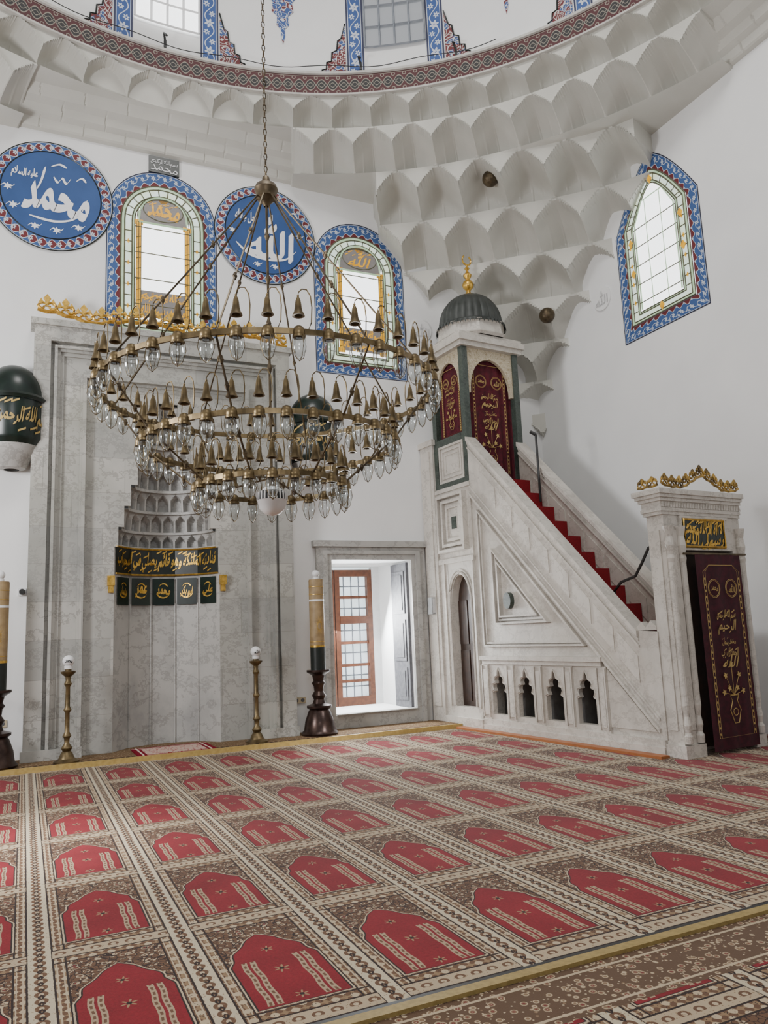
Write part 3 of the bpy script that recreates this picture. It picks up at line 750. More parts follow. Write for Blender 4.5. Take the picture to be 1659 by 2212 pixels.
mb.add(vs,[(i,i+1,n+i+1,n+i) for i in range(n-1)]); 
for p in path[1:-1]: mb.tube([(p[0]*.99,p[1]-.01,0),(p[0]*.99,p[1]-.01,2.05)],.016,6)
mb.obj('niche_wall',m_marble_plain,parent=mh)
mb=MB()
for k in range(len(ht)-1):
    zt_,rt=ht[k]; zb,rb=ht[k+1]; nc=max(4,int(round(rb*pi/.20))); hz=zt_-zb; PN=14; NA=nc*PN; rows=[]
    R_=rb+.01; sh_=.5 if k%2 else 0
    for t in (0,.12,.25,.38,.5,.58,.66,.74,.80,.86,.87,1):
        row=[]
        for i in range(NA+1):
            a=pi*i/NA; s=abs(((i/PN+sh_)%1.0)*2-1)
            arch=.36+.46*(1-s)**.7; back=R_+.09*(1-s**3)
            q=min(1,max(0,(t-arch+.16)/.16))
            fr_=rb-.04
            r=back+(fr_-back)*q**1.5 if t<arch else fr_
            if s>.74 and t<.5: r=fr_+.015-.03*t
            if t>.865: r=rt-.02
            sy=.85                       # flatten the plan a little
            row.append((r*math.cos(a),-.175+sy*r*math.sin(a),zb+hz*t))
        rows.append(row)
    o_=len(rows[0]); vs=[p for r in rows for p in r]; mb.add(vs,[(j*o_+i,j*o_+i+1,(j+1)*o_+i+1,(j+1)*o_+i) for j in range(len(rows)-1) for i in range(o_-1)])
o=mb.obj('muqarnas_hood',m_marble_plain,parent=mh,smooth=True,ang=14)
def wrapx(p,path,off):
    P=[Vector((a[0],a[1])) for a in path]; L=[0]
    for i in range(1,len(P)): L.append(L[-1]+(P[i]-P[i-1]).length)
    s=p[0]+L[-1]/2; s=min(max(s,0),L[-1]-1e-5)
    for i in range(1,len(P)):
        if s<=L[i]: break
    t=(P[i]-P[i-1]).normalized(); q=P[i-1]+t*(s-L[i-1]); nrm=Vector((t.y,-t.x))
    q=q+nrm*(off-p[1]); return (q.x,q.y,p[2])
pp=[(-.735,-.17),(-.49,.13),(-.175,.27),(.175,.27),(.49,.13),(.735,-.17)]
pl=sum((Vector(pp[i])-Vector(pp[i-1])).length for i in range(1,len(pp)))
mb=MB(); n=len(pp); vs=[(p[0],p[1],z) for z in (2.48,2.87) for p in pp]; mb.add(vs,[(i,i+1,n+i+1,n+i) for i in range(n-1)])
ip=mb.obj('inscription_band',m_blackp,parent=mh)
t=text_mesh(shape('فنادته الملئكة وهو قائم يصلي في المحراب'),pl*.97,.36,.02,.0,0,2.675,0,nib=.12,slant=.4,marks=22)
vv=np.array(t.v); sc=pl*.96/(vv[:,0].max()-vv[:,0].min()); t.v=[wrapx((p[0]*sc,p[1],p[2]),pp,.006) for p in t.v]; t.obj('lettering',m_gold,parent=ip)
mb=MB()
for z in (2.48,2.87): mb.tube([(p[0]*.99,p[1]-.01,z) for p in pp],.013,4)
mb.obj('gold_line',m_gold,parent=ip)
for s0,nm,wd in zip([-.72,-.355,0,.355,.72],['عثمان','عمر','محمد','ابو بكر','علي'],[.29,.30,.32,.30,.29]):
    mb=MB(); vs=[]; K=6
    for z in (2.03,2.43):
        for i in range(K+1): vs.append(wrapx((s0-wd/2+wd*i/K,0,z),pp,.004))
    mb.add(vs,[(i,i+1,K+2+i,K+1+i) for i in range(K)]); o=mb.obj('name_plaque',m_greenp,parent=mh)
    t=text_mesh(shape(nm),wd*.62,.17,.03,.0,0,2.235,0,nib=.16,slant=.4)
    ribbon(t,[(.10*math.cos(a_),2.23+.09*math.sin(a_)) for a_ in (3.4,4.0,4.7,5.4,6.0)],.009,-.004)
    ribbon(t,[(.08*math.cos(a_),2.25+.10*math.sin(a_)) for a_ in (.6,1.1,1.57,2.1,2.6)],.008,-.004)
    t.v=[wrapx((p[0]+s0,p[1],p[2]),pp,.010) for p in t.v]; t.obj('lettering',m_gold,parent=o)
for sg in (-1,1):
    mb=MB(); mb.box(sg*.80-.05,sg*.80+.05,-.25,-.18,2.30,2.44); mb.box(sg*.80-.035,sg*.80+.035,-.23,-.18,2.2,2.3); mb.obj('gold_capital',m_gold,parent=mh)
def crest(w,h,n,prof=None):
    mb=MB(); r=h*.048
    prof=prof or (lambda u:.28*abs(math.cos(2.5*pi*u)))
    q=w/n
    for i in range(n):
        u=(i+.5)/n; x=-w/2+w*u; cz=h*prof(u)
        for sg in (-1,1):
            pts=[]
            for k in range(15):
                a=k/14*2*pi*1.05; rr=q*.33*(1-.045*k); pts.append((x+sg*(q*.26-rr*math.cos(a)*.9),0,cz+h*.22+rr*math.sin(a)*.8))
            mb.tube(pts,r,5)
        mb.tube([(x-q*.5,0,h*prof(max(0,u-.5/n))+h*.08),(x,0,cz+h*.02),(x+q*.5,0,h*prof(min(1,u+.5/n))+h*.08)],r*1.5,5)
        for (ox,hz,wd) in ((0,.66,.15),(-.32,.50,.10),(.32,.50,.10)):
            X=x+ox*q; mb.prism([(X,cz+h*.28),(X+wd*q*1.4,cz+h*(hz-.16)),(X,cz+h*hz),(X-wd*q*1.4,cz+h*(hz-.16))],-.012,.012)
    return mb
c=crest(3.7,.42,15); c.xf(Matrix.Translation((0,-.33,ZM+.08))); c.obj('gold_crest',m_gold,parent=mh)
# ================================================================== MINBAR
ang=math.atan2(6.72-D,6.76-6.31)
mn=top('minbar','white marble stepped pulpit with domed tower and red stair carpet','minbar',(6.31,D,0),ang)
TW=1.18
def pyr(mb,x0,x1,z0,z1,y,d,b):
    for k in range(3):
        e=b*k; yy=y-d*(3-k)/3; q=b*.55
        mb.box(x0+e,x0+e+q,yy,y,z0+e,z1-e); mb.box(x1-e-q,x1-e,yy,y,z0+e,z1-e); mb.box(x0+e+q,x1-e-q,yy,y,z0+e,z0+e+q); mb.box(x0+e+q,x1-e-q,yy,y,z1-e-q,z1-e)
mb=MB()
mb.box(.02,.40,-.04,TW,0,4.70); mb.box(.0,.44,-.07,TW,4.7,4.80); mb.box(.08,.32,-.06,-.04,.3,4.6)
mb.box(.40,.62,0,TW,.32,2.62); mb.box(1.28,1.36,0,TW,.32,2.62); mb.box(.40,1.36,0,TW,2.62,3.90); mb.box(.62,1.28,.55,TW,.32,2.62); mb.box(.40,1.36,0,TW,0,.32)
ap=pointed(.95,.27,1.85,2.42); spandrel(mb,.62,1.28,2.62,[(.68,.32)]+ap+[(1.22,.32)],.005,.14)
mb.box(.38,1.38,-.03,0,2.62,2.70); mb.box(.38,1.38,-.03,0,3.82,3.88)
mb.tube([(a,-.01,b) for a,b in [(.66,.34)]+[(.95+(p[0]-.95)*1.12,p[1]+.03) for p in ap]+[(1.24,.34)]],.022,6)
mb.tube([(a,-.005,b) for a,b in [(.62,.34)]+[(.95+(p[0]-.95)*1.28,p[1]+.08) for p in ap]+[(1.28,.34)]],.012,6)
mb.box(.52,.56,-.025,0,.32,2.62); mb.box(1.31,1.35,-.025,0,.32,2.62)
pyr(mb,.50,1.26,2.80,3.76,0,.10,.09)
mb.obj('tower_base',m_marblew,parent=mn)
mb=MB(); mb.box(.83,.95,-.02,.0,3.18,3.38); mb.obj('inlay_panel',m_green,parent=mn)
mb=MB(); mb.box(.66,1.24,.14,.18,.32,2.5); mb.box(.70,.93,.12,.14,.4,1.2); mb.box(.97,1.2,.12,.14,.4,1.2); mb.box(.70,.93,.12,.14,1.3,2.0); mb.box(.97,1.2,.12,.14,1.3,2.0); mb.obj('door',m_woodd,parent=mn)
mb=MB(); P=.11
for s0 in (.40,1.25):
    for y0 in (0,TW-P): mb.box(s0,s0+P,y0,y0+P,3.9,6.18)
mb.box(.51,1.25,-.0,.05,3.90,3.98); mb.box(.51,1.25,-.0,.05,4.62,4.74)
mb.obj('green_marble_frame',m_green,parent=mn)
mb=MB(); mb.box(.51,1.25,.03,.06,3.98,4.62); pyr(mb,.53,1.23,3.98,4.62,.03,.03,.07); mb.box(.51,1.25,TW-.08,TW-.02,3.9,6.18); mb.box(.41,.44,P,TW-P,3.9,6.18)
mb.obj('tower_panel',m_marblew,parent=mn)
mb=MB(); spandrel(mb,.51,1.25,6.18,pointed(.88,.32,5.45,6.02),.03,.07)
spandrel(mb,P,TW-P,6.18,pointed(TW/2,TW/2-P-.06,5.40,6.02),1.27,1.33,'yz')
mb.obj('carved_spandrel',m_arabgold,parent=mn)
mb=MB()
mb.box(.34,1.42,-.06,TW+.06,6.18,6.26); mb.box(.30,1.46,-.10,TW+.10,6.26,6.36); mb.box(.34,1.42,-.06,TW+.06,6.36,6.42); 
mb.lathe([(.62,6.42),(.66,6.46),(.60,6.50),(.58,6.66),(.62,6.70),(.0,6.72)],(.88,TW/2,0),8,pi/8,2*pi+pi/8)
mb.obj('tower_cornice',m_marblew,parent=mn)
mb=MB(); pr=[(.54*math.cos(t*pi/2/10)**.9 if t<10 else .001,.60*math.sin(t*pi/2/10)) for t in range(11)]
mb.lathe([(.60,-.02),(.60,.02),(.56,.05)]+[(r,.05+z) for r,z in pr],(.88,TW/2,6.70),144,rib=lambda a,j:1+(.04*abs(math.sin(12*a))**.6 if j>2 else 0))
for i in range(48):
    a=2*pi*i/48; ca,sa=math.cos(a),math.sin(a); r0=.605
    mb.add([( .88+r0*ca-.03*sa, TW/2+r0*sa+.03*ca,6.72),(.88+r0*ca+.03*sa,TW/2+r0*sa-.03*ca,6.72),(.88+r0*1.02*ca,TW/2+r0*1.02*sa,6.63),(.88+r0*.97*ca,TW/2+r0*.97*sa,6.70)],[(0,1,2),(0,1,3),(1,2,3),(0,2,3)])
dm=mb.obj('tower_dome',m_lead,parent=mn,smooth=True,ang=30)
mb=MB(); mb.lathe([(.10,0),(.12,.03),(.05,.06),(.035,.12),(.09,.18),(.105,.23),(.08,.29),(.03,.33),(.07,.39),(.075,.42),(.03,.47),(.02,.50),(.045,.54),(.02,.58),(.01,.62)],(.88,TW/2,7.33),20)
mb.tube([(.88,TW/2+.09*math.sin(a),8.03-.09*math.cos(a)) for a in [(-2.5+5.0*i/20) for i in range(21)]],.016,6)
mb.obj('crescent_finial',m_gold,parent=dm,smooth=True)
def curtain(name,parent,x0,x1,z0,z1,yf,plane,folds=7,amp=.02,mat=m_maroon,ny=40):
    mb=MB(); nx=60; vs=[]
    for j in range(ny+1):
        for i in range(nx+1):
            u=i/nx; z=z0+(z1-z0)*j/ny; x=x0+(x1-x0)*u
            y=yf+amp*math.sin(u*folds*2*pi)*(.4+.6*(1-j/ny))
            vs.append((x,y,z) if plane=='xz' else (y,x,z))
    mb.add(vs,[(j*(nx+1)+i,j*(nx+1)+i+1,(j+1)*(nx+1)+i+1,(j+1)*(nx+1)+i) for j in range(ny) for i in range(nx)])
    return mb.obj(name,mat,parent=parent,smooth=True)
cs=curtain('curtain',mn,.51,1.25,4.72,6.1,.10,'xz')
cf=curtain('curtain',mn,P,TW-P,3.95,6.1,1.24,'yz',6)
def emb(parent,cx,cz,w,h,front):
    mb=MB(); x0,x1=cx-w/2,cx+w/2; z0,z1=cz-h/2,cz+h/2
    for sg in (-1,1):
        X=cx+sg*w*.22; 
        for rr in (.15,.13): mb.tube([(X+w*rr*math.cos(a*pi/12),0,z1-w*.45+w*rr*math.sin(a*pi/12)) for a in range(24)],.003,4,closed=True)
    for b_,q,ww in ((ALLAH,w*.22,w*.17),(MUH,-w*.22,w*.17)):
        t=text_mesh(b_,ww,w*.15,.03,.003,cx+q,z1-w*.45,-.004,nib=.07,slant=.4); mb.add(t.v,t.f)
    for lines,wd,zz,hh in ((shape('بسم الله الرحمن')+'\n'+shape('الرحيم'),.48,.20,.13),(shape('محمد رسول'),.34,.085,.05),(shape('الحمد لله رب')+'\n'+shape('الله'),.44,.0,.10)):
        t=text_mesh(lines,w*wd,h*hh,.03,.003,cx,cz+h*zz-h*.04,-.004,nib=.07,overlap=1.35,slant=.6,marks=5); mb.add(t.v,t.f)
    bz=z0+h*.10
    mb.tube([(cx-.05*w,0,bz),(cx-.13*w,0,bz+.07*h),(cx-.06*w,0,bz+.12*h),(cx-.1*w,0,bz+.15*h),(cx+.1*w,0,bz+.15*h),(cx+.06*w,0,bz+.12*h),(cx+.13*w,0,bz+.07*h),(cx+.05*w,0,bz)],.005,4,closed=True)
    mb.tube([(cx+.06*w*math.cos(a),0,bz+.06*h+.02*h*math.sin(a)) for a in [k*pi/5 for k in range(10)]],.004,4,closed=True)
    for dx_,dz_ in ((0,.32),(-.17,.26),(.17,.26),(-.10,.19),(.10,.19),(-.24,.17),(.24,.17)):
        ex,ez=cx+dx_*w,bz+dz_*h; mb.tube([(cx,0,bz+.15*h),(cx+dx_*w*.6,0,bz+(dz_*.6+.06)*h),(ex,0,ez)],.003,4)
        mb.prism([(ex+(.045 if k%2 else .022)*w*1.2*math.cos(k*pi/5),ez+(.045 if k%2 else .022)*w*1.2*math.sin(k*pi/5)) for k in range(10)],-.004,.002)
    for q in (.04,.09):
        mb.tube([(x0+q*w,0,z0+.03*h),(x0+q*w,0,z1-.06*h),(cx-.3*w,0,z1-.02*h-q*.1*w),(cx+.3*w,0,z1-.02*h-q*.1*w),(x1-q*w,0,z1-.06*h),(x1-q*w,0,z0+.03*h)],.0025,4,closed=True)
    for k in range(26):
        zz=z0+.05*h+k*.034*h
        for X in (x0+.065*w,x1-.065*w): mb.prism([(X-.012,zz),(X,zz+.016),(X+.012,zz),(X,zz-.016)],-.002,.002)
    mb.v=[front(p) for p in mb.v]; mb.obj('gold_embroidery',m_goldp,parent=parent)
emb(cf,0,5.0,.74,1.95,lambda p:(1.275-p[1]*1,TW/2+p[0],p[2]))
emb(cs,.88,5.35,.56,1.2,lambda p:(p[0],.072+p[1],p[2]))
ns=13; s0,s1=1.36,4.75
mb=MB()
for i in range(ns):
    b=s1-(s1-s0)*i/ns; z=.45+(3.90-.45)*(i+1)/ns
    if z>1.10: mb.box(1.36,b,.12,TW-.12,max(1.12,z-(3.45/ns)),z)
    else:
        mb.box(1.36,3.95,.42,TW-.12,z-(3.45/ns),z); mb.box(3.95,b,.12,TW-.12,z-(3.45/ns),z)
mb.box(1.36,3.95,.42,TW-.12,.0,.45); mb.box(3.95,4.8,.12,TW-.12,.0,.45)
mb.obj('stairs',m_marblew,parent=mn)
mb=MB()
for i in range(ns):
    a=s1-(s1-s0)*(i+1)/ns; b=s1-(s1-s0)*i/ns; z=.45+(3.90-.45)*(i+1)/ns
    mb.box(a-.01,b+.012,.18,TW-.15,z,z+.012); mb.box(b,b+.014,.18,TW-.15,z-(3.45/ns),z+.012)
mb.obj('stair_carpet',m_redc,parent=mn)
mb=MB()
mb.prism([(1.36,1.06),(1.36,3.72),(3.92,1.16),(3.92,1.06)],.03,.118)
mb.prism([(3.92,.18),(3.92,1.22),(4.88,.26),(4.88,.18)],.03,.118)
mb.box(1.40,4.82,-.04,.118,0,.10); mb.box(1.40,4.82,-.02,.118,.10,.18); mb.box(.4,1.40,-.05,.0,0,.16); mb.box(1.40,3.95,.118,.40,0,.18)
mb.box(1.42,3.95,-.06,.03,1.06,1.12); mb.box(1.45,3.92,-.03,.03,1.0,1.06)
def slope(mb,a,b,w,y0,y1):
    mb.prism([a,b,(b[0],b[1]-w),(a[0],a[1]-w)],y0,y1)
def tri(mb,A,k,y0,y1,w):
    cx=sum(p[0] for p in A)/3; cz=sum(p[1] for p in A)/3
    B=[(cx+(p[0]-cx)*k,cz+(p[1]-cz)*k) for p in A]; C=[(cx+(p[0]-cx)*(k-w),cz+(p[1]-cz)*(k-w)) for p in A]
    for i in range(3): j=(i+1)%3; mb.prism([B[i],B[j],C[j],C[i]],y0,y1)
A=[(1.52,3.40),(1.52,1.26),(3.66,1.26)]
for k,yy in ((1.0,-.03),(.94,-.01),(.54,-.05),(.47,-.02),(.40,-.045)): tri(mb,A,k,yy,.03,.035)
mb.prism([(3.98,.26),(3.98,.98),(4.70,.26)],.008,.03)
for i in range(5):
    x=1.50+.60*i; mb.box(x-.085,x+.085,-.01,.12,.18,1.0)
    for q in (-.07,.07): mb.box(x+q-.012,x+q+.012,-.035,-.01,.22,.98)
    mb.box(x-.045,x+.045,-.028,-.01,.25,.92)
for i in range(4):
    c=1.80+.60*i; x0,x1=c-.215,c+.215
    hf=[(.165,.26),(.165,.58),(.12,.60),(.145,.655),(.135,.70),(.085,.715),(.10,.765),(.085,.80),(.04,.82),(.03,.87)]
    ar=[(c-a,b) for a,b in hf]+[(c,.93)]+[(c+a,b) for a,b in hf[::-1]]
    spandrel(mb,x0,x1,1.0,ar,0,.07); mb.box(x0,x1,-.0,.12,.18,.26)
    mb.tube([(c+(p[0]-c)*1.08,-.003,p[1]+.014) for p in ar],.011,4)
mb.obj('side_panel',m_marblew,parent=mn)
mb=MB(); mb.box(1.4,3.95,.40,.42,.1,1.1); mb.obj('arcade_back',m_dark,parent=mn)  # dark sheet, its colour stands in for the shade inside the niches
mb=MB(); mb.prism([(2.16+.085*math.cos(2*pi*i/24),1.93+.12*math.sin(2*pi*i/24)) for i in range(24)],-.045,.03); mb.obj('oval_inlay',m_green,parent=mn)
for yy in (0,TW-.12):
    mb=MB()
    band=[(1.36,4.62),(4.55,1.44),(4.84,1.42),(4.84,.18),(1.36,3.66)]
    mb.prism(band,yy,yy+.12)
    for o_,w_,d_ in ((0,.07,.045),(.09,.03,.025),(.17,.03,.025),(.80,.03,.025),(.92,.05,.04)):
        a=(1.37,4.62-o_); k=(4.56-1.37) if o_<.5 else 3.40
        slope(mb,a,(1.37+k,4.62-o_-k*.998),w_,yy-d_,yy+.12+d_)
    for k in range(8):
        s=1.7+.36*k; z=4.62-(s-1.36)-.32; 
        mb.prism([(s,z),(s+.30,z-.30),(s+.30,z-.62),(s,z-.32)],yy-.014,yy)
    mb.prism([(4.5,1.46),(4.60,1.54),(4.66,1.47),(4.74,1.55),(4.82,1.48),(4.82,1.44),(4.56,1.44)],yy+.01,yy+.11)
    mb.obj('balustrade',m_marblew,parent=mn)
PS0,PS1=4.82,5.06; PW=1.42
mb=MB()
mb.box(PS0,PS1,0.02,.32,.14,2.78); mb.box(PS0,PS1,1.24,PW,.14,2.78); mb.box(PS0,PS1,.32,1.24,2.36,2.78)
mb.box(PS0-.04,PS1+.04,-.01,.33,0,.14); mb.box(PS0-.04,PS1+.04,1.24,PW+.02,0,.14)
for z0_,z1_,e in ((2.78,2.82,.02),(2.82,2.86,.035),(2.86,2.94,.025),(2.94,2.98,.05),(2.98,3.02,.075),(3.02,3.08,.10)):
    mb.box(PS0-e,PS1+e*.9,.0-e,PW+e*.25,z0_,z1_)
for k in range(30):
    y=.0+ (PW)*k/29; mb.prism([(y-.020,2.868),(y,2.93),(y+.020,2.868)],PS1+.02,PS1+.034,'yz')
for y in (.065,.265,1.37):
    mb.lathe([(.045,0),(.05,.08),(.03,.12),(.045,.2),(.03,.3),(.045,.42),(.04,.5),(.04,2.05),(.05,2.1),(.04,2.14),(.06,2.25),(.045,2.36),(.07,2.48)],(PS1+.02,y,.16),12)
mb.box(PS1,PS1+.02,.12,.21,.3,2.6); mb.box(PS1,PS1+.03,.28,1.16,2.36,2.385); mb.box(PS1,PS1+.03,.28,1.16,2.745,2.775); mb.box(PS1,PS1+.03,.28,.315,2.385,2.745); mb.box(PS1,PS1+.03,1.075,1.11,2.385,2.745)
mb.box(PS0+.06,PS1-.06,0,.02,.3,2.6)
po=mb.obj('portal',m_marblew,parent=mn)
mb=MB(); mb.box(PS0+.02,PS0+.06,.32,1.24,.05,2.36); mb.obj('portal_dark_panel',m_woodd,parent=po)  # dark panel added for the shade inside the opening, not a door
mb=MB(); mb.box(PS1+.0,PS1+.035,.315,1.075,2.385,2.745); o=mb.obj('gold_plaque',m_greenp,parent=po)
t=text_mesh(shape('لا اله الا الله محمد')+'\n'+shape('رسول الله'),.68,.33,.03,.0,0,2.565,0,nib=.14,overlap=1.4,slant=.4,marks=14)
t.v=[(PS1+.038-p[1],.695+p[0],p[2]) for p in t.v]
t.tube([(PS1+.04,.33,2.40),(PS1+.04,1.06,2.40),(PS1+.04,1.06,2.73),(PS1+.04,.33,2.73)],.016,4,closed=True); t.obj('lettering',m_gold,parent=o)
peak=lambda u:.10+.75*max(0,1-abs(u-.52)/.26)+.15*max(0,1-min(u,1-u)/.08)
c=crest(1.42,.23,11,peak); c.v=[(PS1+.05-p[1],PW/2-.01+p[0],3.08+p[2]) for p in c.v]; c.obj('gold_crest',m_goldc,parent=po)
c=crest(.30,.20,2,lambda u:.15); c.v=[(PS0+.12+p[0],-.05+p[1],3.08+p[2]) for p in c.v]; c.obj('gold_crest',m_goldc,parent=po)
m_cur2=simple('dark_maroon_cloth',(.058,.003,.012),(.030,.002,.007),.8,scale=18)
cp=curtain('curtain',mn,.40,1.23,.04,2.30,PS1+.09,'yz',3,.012,mat=m_cur2)
mb=MB(); mb.tube([(PS1+.08,.22,2.31),(PS1+.08,1.36,2.31)],.014,6); mb.obj('curtain_rod',m_brassd,parent=mn)
emb(cp,0,1.17,.72,2.1,lambda p:(PS1+.115-p[1]*1,.815+p[0],p[2]))
mb=MB(); mb.tube([(3.9,.35,1.75),(3.95,.3,1.95),(4.15,.22,2.05),(4.45,.15,2.10),(4.60,.12,2.25),(4.72,.12,2.42),(4.84,.15,2.48)],.018,6); mb.obj('hose',m_black,parent=mn)
mb=MB(); mb.tube([(1.95,.95,3.5),(1.95,.95,4.6)],.020,6); mb.tube([(1.95,.95,4.6),(1.88,.9,4.66)],.03,6); mb.obj('handrail_pole',m_black,parent=mn)
mb=MB(); mb.box(.9,4.9,-.20,-.06,-.02,.03); mb.obj('wood_kerb',m_orange,parent=mn)
# ================================================================== CHANDELIER
HX,HY=1.83,6.05
ch=top('chandelier','large brass ring chandelier with glass oil lamps hung on a chain','chandelier',(HX,HY,0))
R1,R2,R3=(1.39,3.57),(1.04,3.12),(.61,2.77)
for (r,z) in (R1,R2,R3):
    mb=MB(); n=96; prof=[(r-.008,z-.020),(r+.008,z-.020),(r+.008,z+.020),(r-.008,z+.020)]
    vs=[]; 
    for i in range(n):
        a=2*pi*i/n; vs+=[(q[0]*math.cos(a),q[0]*math.sin(a),q[1]) for q in prof]
    mb.add(vs,[(i*4+k,i*4+(k+1)%4,((i+1)%n)*4+(k+1)%4,((i+1)%n)*4+k) for i in range(n) for k in range(4)])
    mb.obj('brass_ring',m_brass,parent=ch)
mb=MB(); mb.lathe([(.01,.16),(.03,.14),(.04,.09),(.09,.06),(.105,.02),(.085,-.03),(.09,-.06),(.045,-.10),(.02,-.14)],(0,0,5.42),20); mb.obj('hub',m_brassd,parent=ch,smooth=True)
mb=MB(); 
mb.tube([(0,0,5.3),(0,0,2.8)],.011,6)
for z in (5.0,4.6,4.2,3.8,3.4): mb.lathe([(.012,-.04),(.024,0),(.012,.04)],(0,0,z),8)
mb.obj('centre_rod',m_brassd,parent=ch)
def rod(p,q,name='rod'):
    mb=MB(); mb.tube([p,q],.008,5); P=Vector(p);Q=Vector(q)
    for t in (.33,.66):
        c=P+(Q-P)*t; mb.lathe([(.007,-.03),(.019,0),(.007,.03)],tuple(c),8)
    mb.obj(name,m_brassd,parent=ch)
for k in range(8):
    a=2*pi*(k+.3)/8; rod((.08*math.cos(a),.08*math.sin(a),5.37),(R1[0]*math.cos(a),R1[0]*math.sin(a),R1[1]))
for k in range(8):
    a=2*pi*(k+.3)/8; rod((R1[0]*math.cos(a),R1[0]*math.sin(a),R1[1]),(R2[0]*math.cos(a),R2[0]*math.sin(a),R2[1]))
for k in range(8):
    a=2*pi*(k+.3)/8; rod((R2[0]*math.cos(a),R2[0]*math.sin(a),R2[1]),(R3[0]*math.cos(a),R3[0]*math.sin(a),R3[1]))
for k in range(4):
    a=2*pi*(k+.5)/4; rod((R3[0]*math.cos(a),R3[0]*math.sin(a),R3[1]),(0,0,2.85))
mb=MB(); z=5.58; i=0
while z<14.5:
    ax=(1,0) if i%2 else (0,1)
    mb.tube([(ax[0]*.014*math.cos(t*pi/4),ax[1]*.014*math.cos(t*pi/4),z+.036*math.sin(t*pi/4)) for t in range(8)],.005,4,closed=True); z+=.060; i+=1
mb.obj('chain',m_brassd,parent=ch)
mb=MB(); mb.lathe([(.001,-.13),(.06,-.115),(.105,-.07),(.12,-.01),(.125,.0)],(0,0,2.66),24); mb.lathe([(.10,.07),(.06,.11),(.001,.125)],(0,0,2.66),24); bw=mb.obj('centre_bowl',m_white,parent=ch,smooth=True)
mb=MB(); mb.lathe([(.125,0),(.12,.05),(.10,.075)],(0,0,2.66),24)
mb.obj('bowl_band',m_black,parent=bw); mb=MB()
for k in range(24):
    mb.box(.118,.128,-.006,.006,2.66,2.725); M_=Matrix.Rotation(2*pi*k/24,4,'Z'); mb.v[-8:]=[tuple(M_@Vector(p)) for p in mb.v[-8:]]
mb.obj('bowl_slats',m_white,parent=bw)
mb=MB()
mb.lathe([(.001,.040),(.022,.036),(.032,.028),(.036,.014),(.041,.008),(.043,-.014),(.040,-.026),(.046,-.030),(.046,-.044),(.03,-.045)],seg=14)
mb.lathe([(.004,.262),(.009,.255),(.007,.246),(.012,.236),(.018,.220),(.022,.195),(.025,.165),(.031,.138),(.042,.116),(.044,.110),(.028,.113)],seg=14)
mb.tube([(.034,0,.0),(.064,0,.01),(.088,0,.07),(.094,0,.18),(.086,0,.26),(.060,0,.304),(.028,0,.306),(.006,0,.283),(0,0,.258)],.0045,5)
for k in range(4):
    a=2*pi*k/4+.4; mb.tube([(.046*math.cos(a),.046*math.sin(a),-.03),(.056*math.cos(a),.056*math.sin(a),-.10),(.032*math.cos(a),.032*math.sin(a),-.18),(0,0,-.208)],.0028,3)
lampme=mb.obj('lamp',m_brass,parent=ch,smooth=True)
mb=MB(); mb.lathe([(.036,-.045),(.044,-.062),(.050,-.098),(.048,-.130),(.036,-.158),(.020,-.178),(.020,-.190),(.001,-.200)],seg=12); gl=mb.obj('glass_chimney',m_glass,parent=lampme,smooth=True)
first=True
for (r,z),n in ((R1,42),(R2,34),(R3,22)):
    for k in range(n):
        a=2*pi*(k+.5)/n
        if first: L=lampme; first=False
        else:
            L=lampme.copy(); COL.objects.link(L); g=gl.copy(); COL.objects.link(g); g.parent=L
        L.location=(r*math.cos(a),r*math.sin(a),z); L.rotation_euler=(0,0,a+pi/2)
# ================================================================== SMALL THINGS
def canopy(x):
    e=top('wall_canopy','dark green domed wall canopy with gold arabic script and marble bracket','canopy',(x,D-.16,0),group='green domed wall canopies')
    mb=MB(); r=.40
    mb.lathe([(r+.03,4.92),(r+.05,4.96),(r+.02,5.0)]+[(r*math.cos(t*pi/20),5.0+.48*math.sin(t*pi/20)) for t in range(10)]+[(.001,5.48)],(0,0,0),40); mb.obj('green_dome',m_greenp,parent=e,smooth=True)
    mb=MB(); mb.lathe([(r-.05,4.30),(r-.02,4.36),(r,4.40),(r,4.92)],(0,0,0),40); dr=mb.obj('green_drum',m_greenp,parent=e,smooth=True)
    t=text_mesh(shape('بسم الله الرحمن الرحيم'),1.1,.50,.03,.0,0,4.66,0,nib=.12,slant=.5,marks=12)
    t.v=[((r+.008-p[1])*math.sin(p[0]/r),-(r+.008-p[1])*math.cos(p[0]/r),p[2]) for p in t.v]; t.obj('lettering',m_goldp,parent=dr)
    mb=MB(); mb.lathe([(.10,3.98),(.18,4.00),(.24,4.10),(.31,4.18),(.33,4.26),(r-.05,4.30),(r-.05,4.32)],(0,0,0),32); mb.obj('bracket',m_marble_plain,parent=e,smooth=True)
canopy(-.22); canopy(4.22)
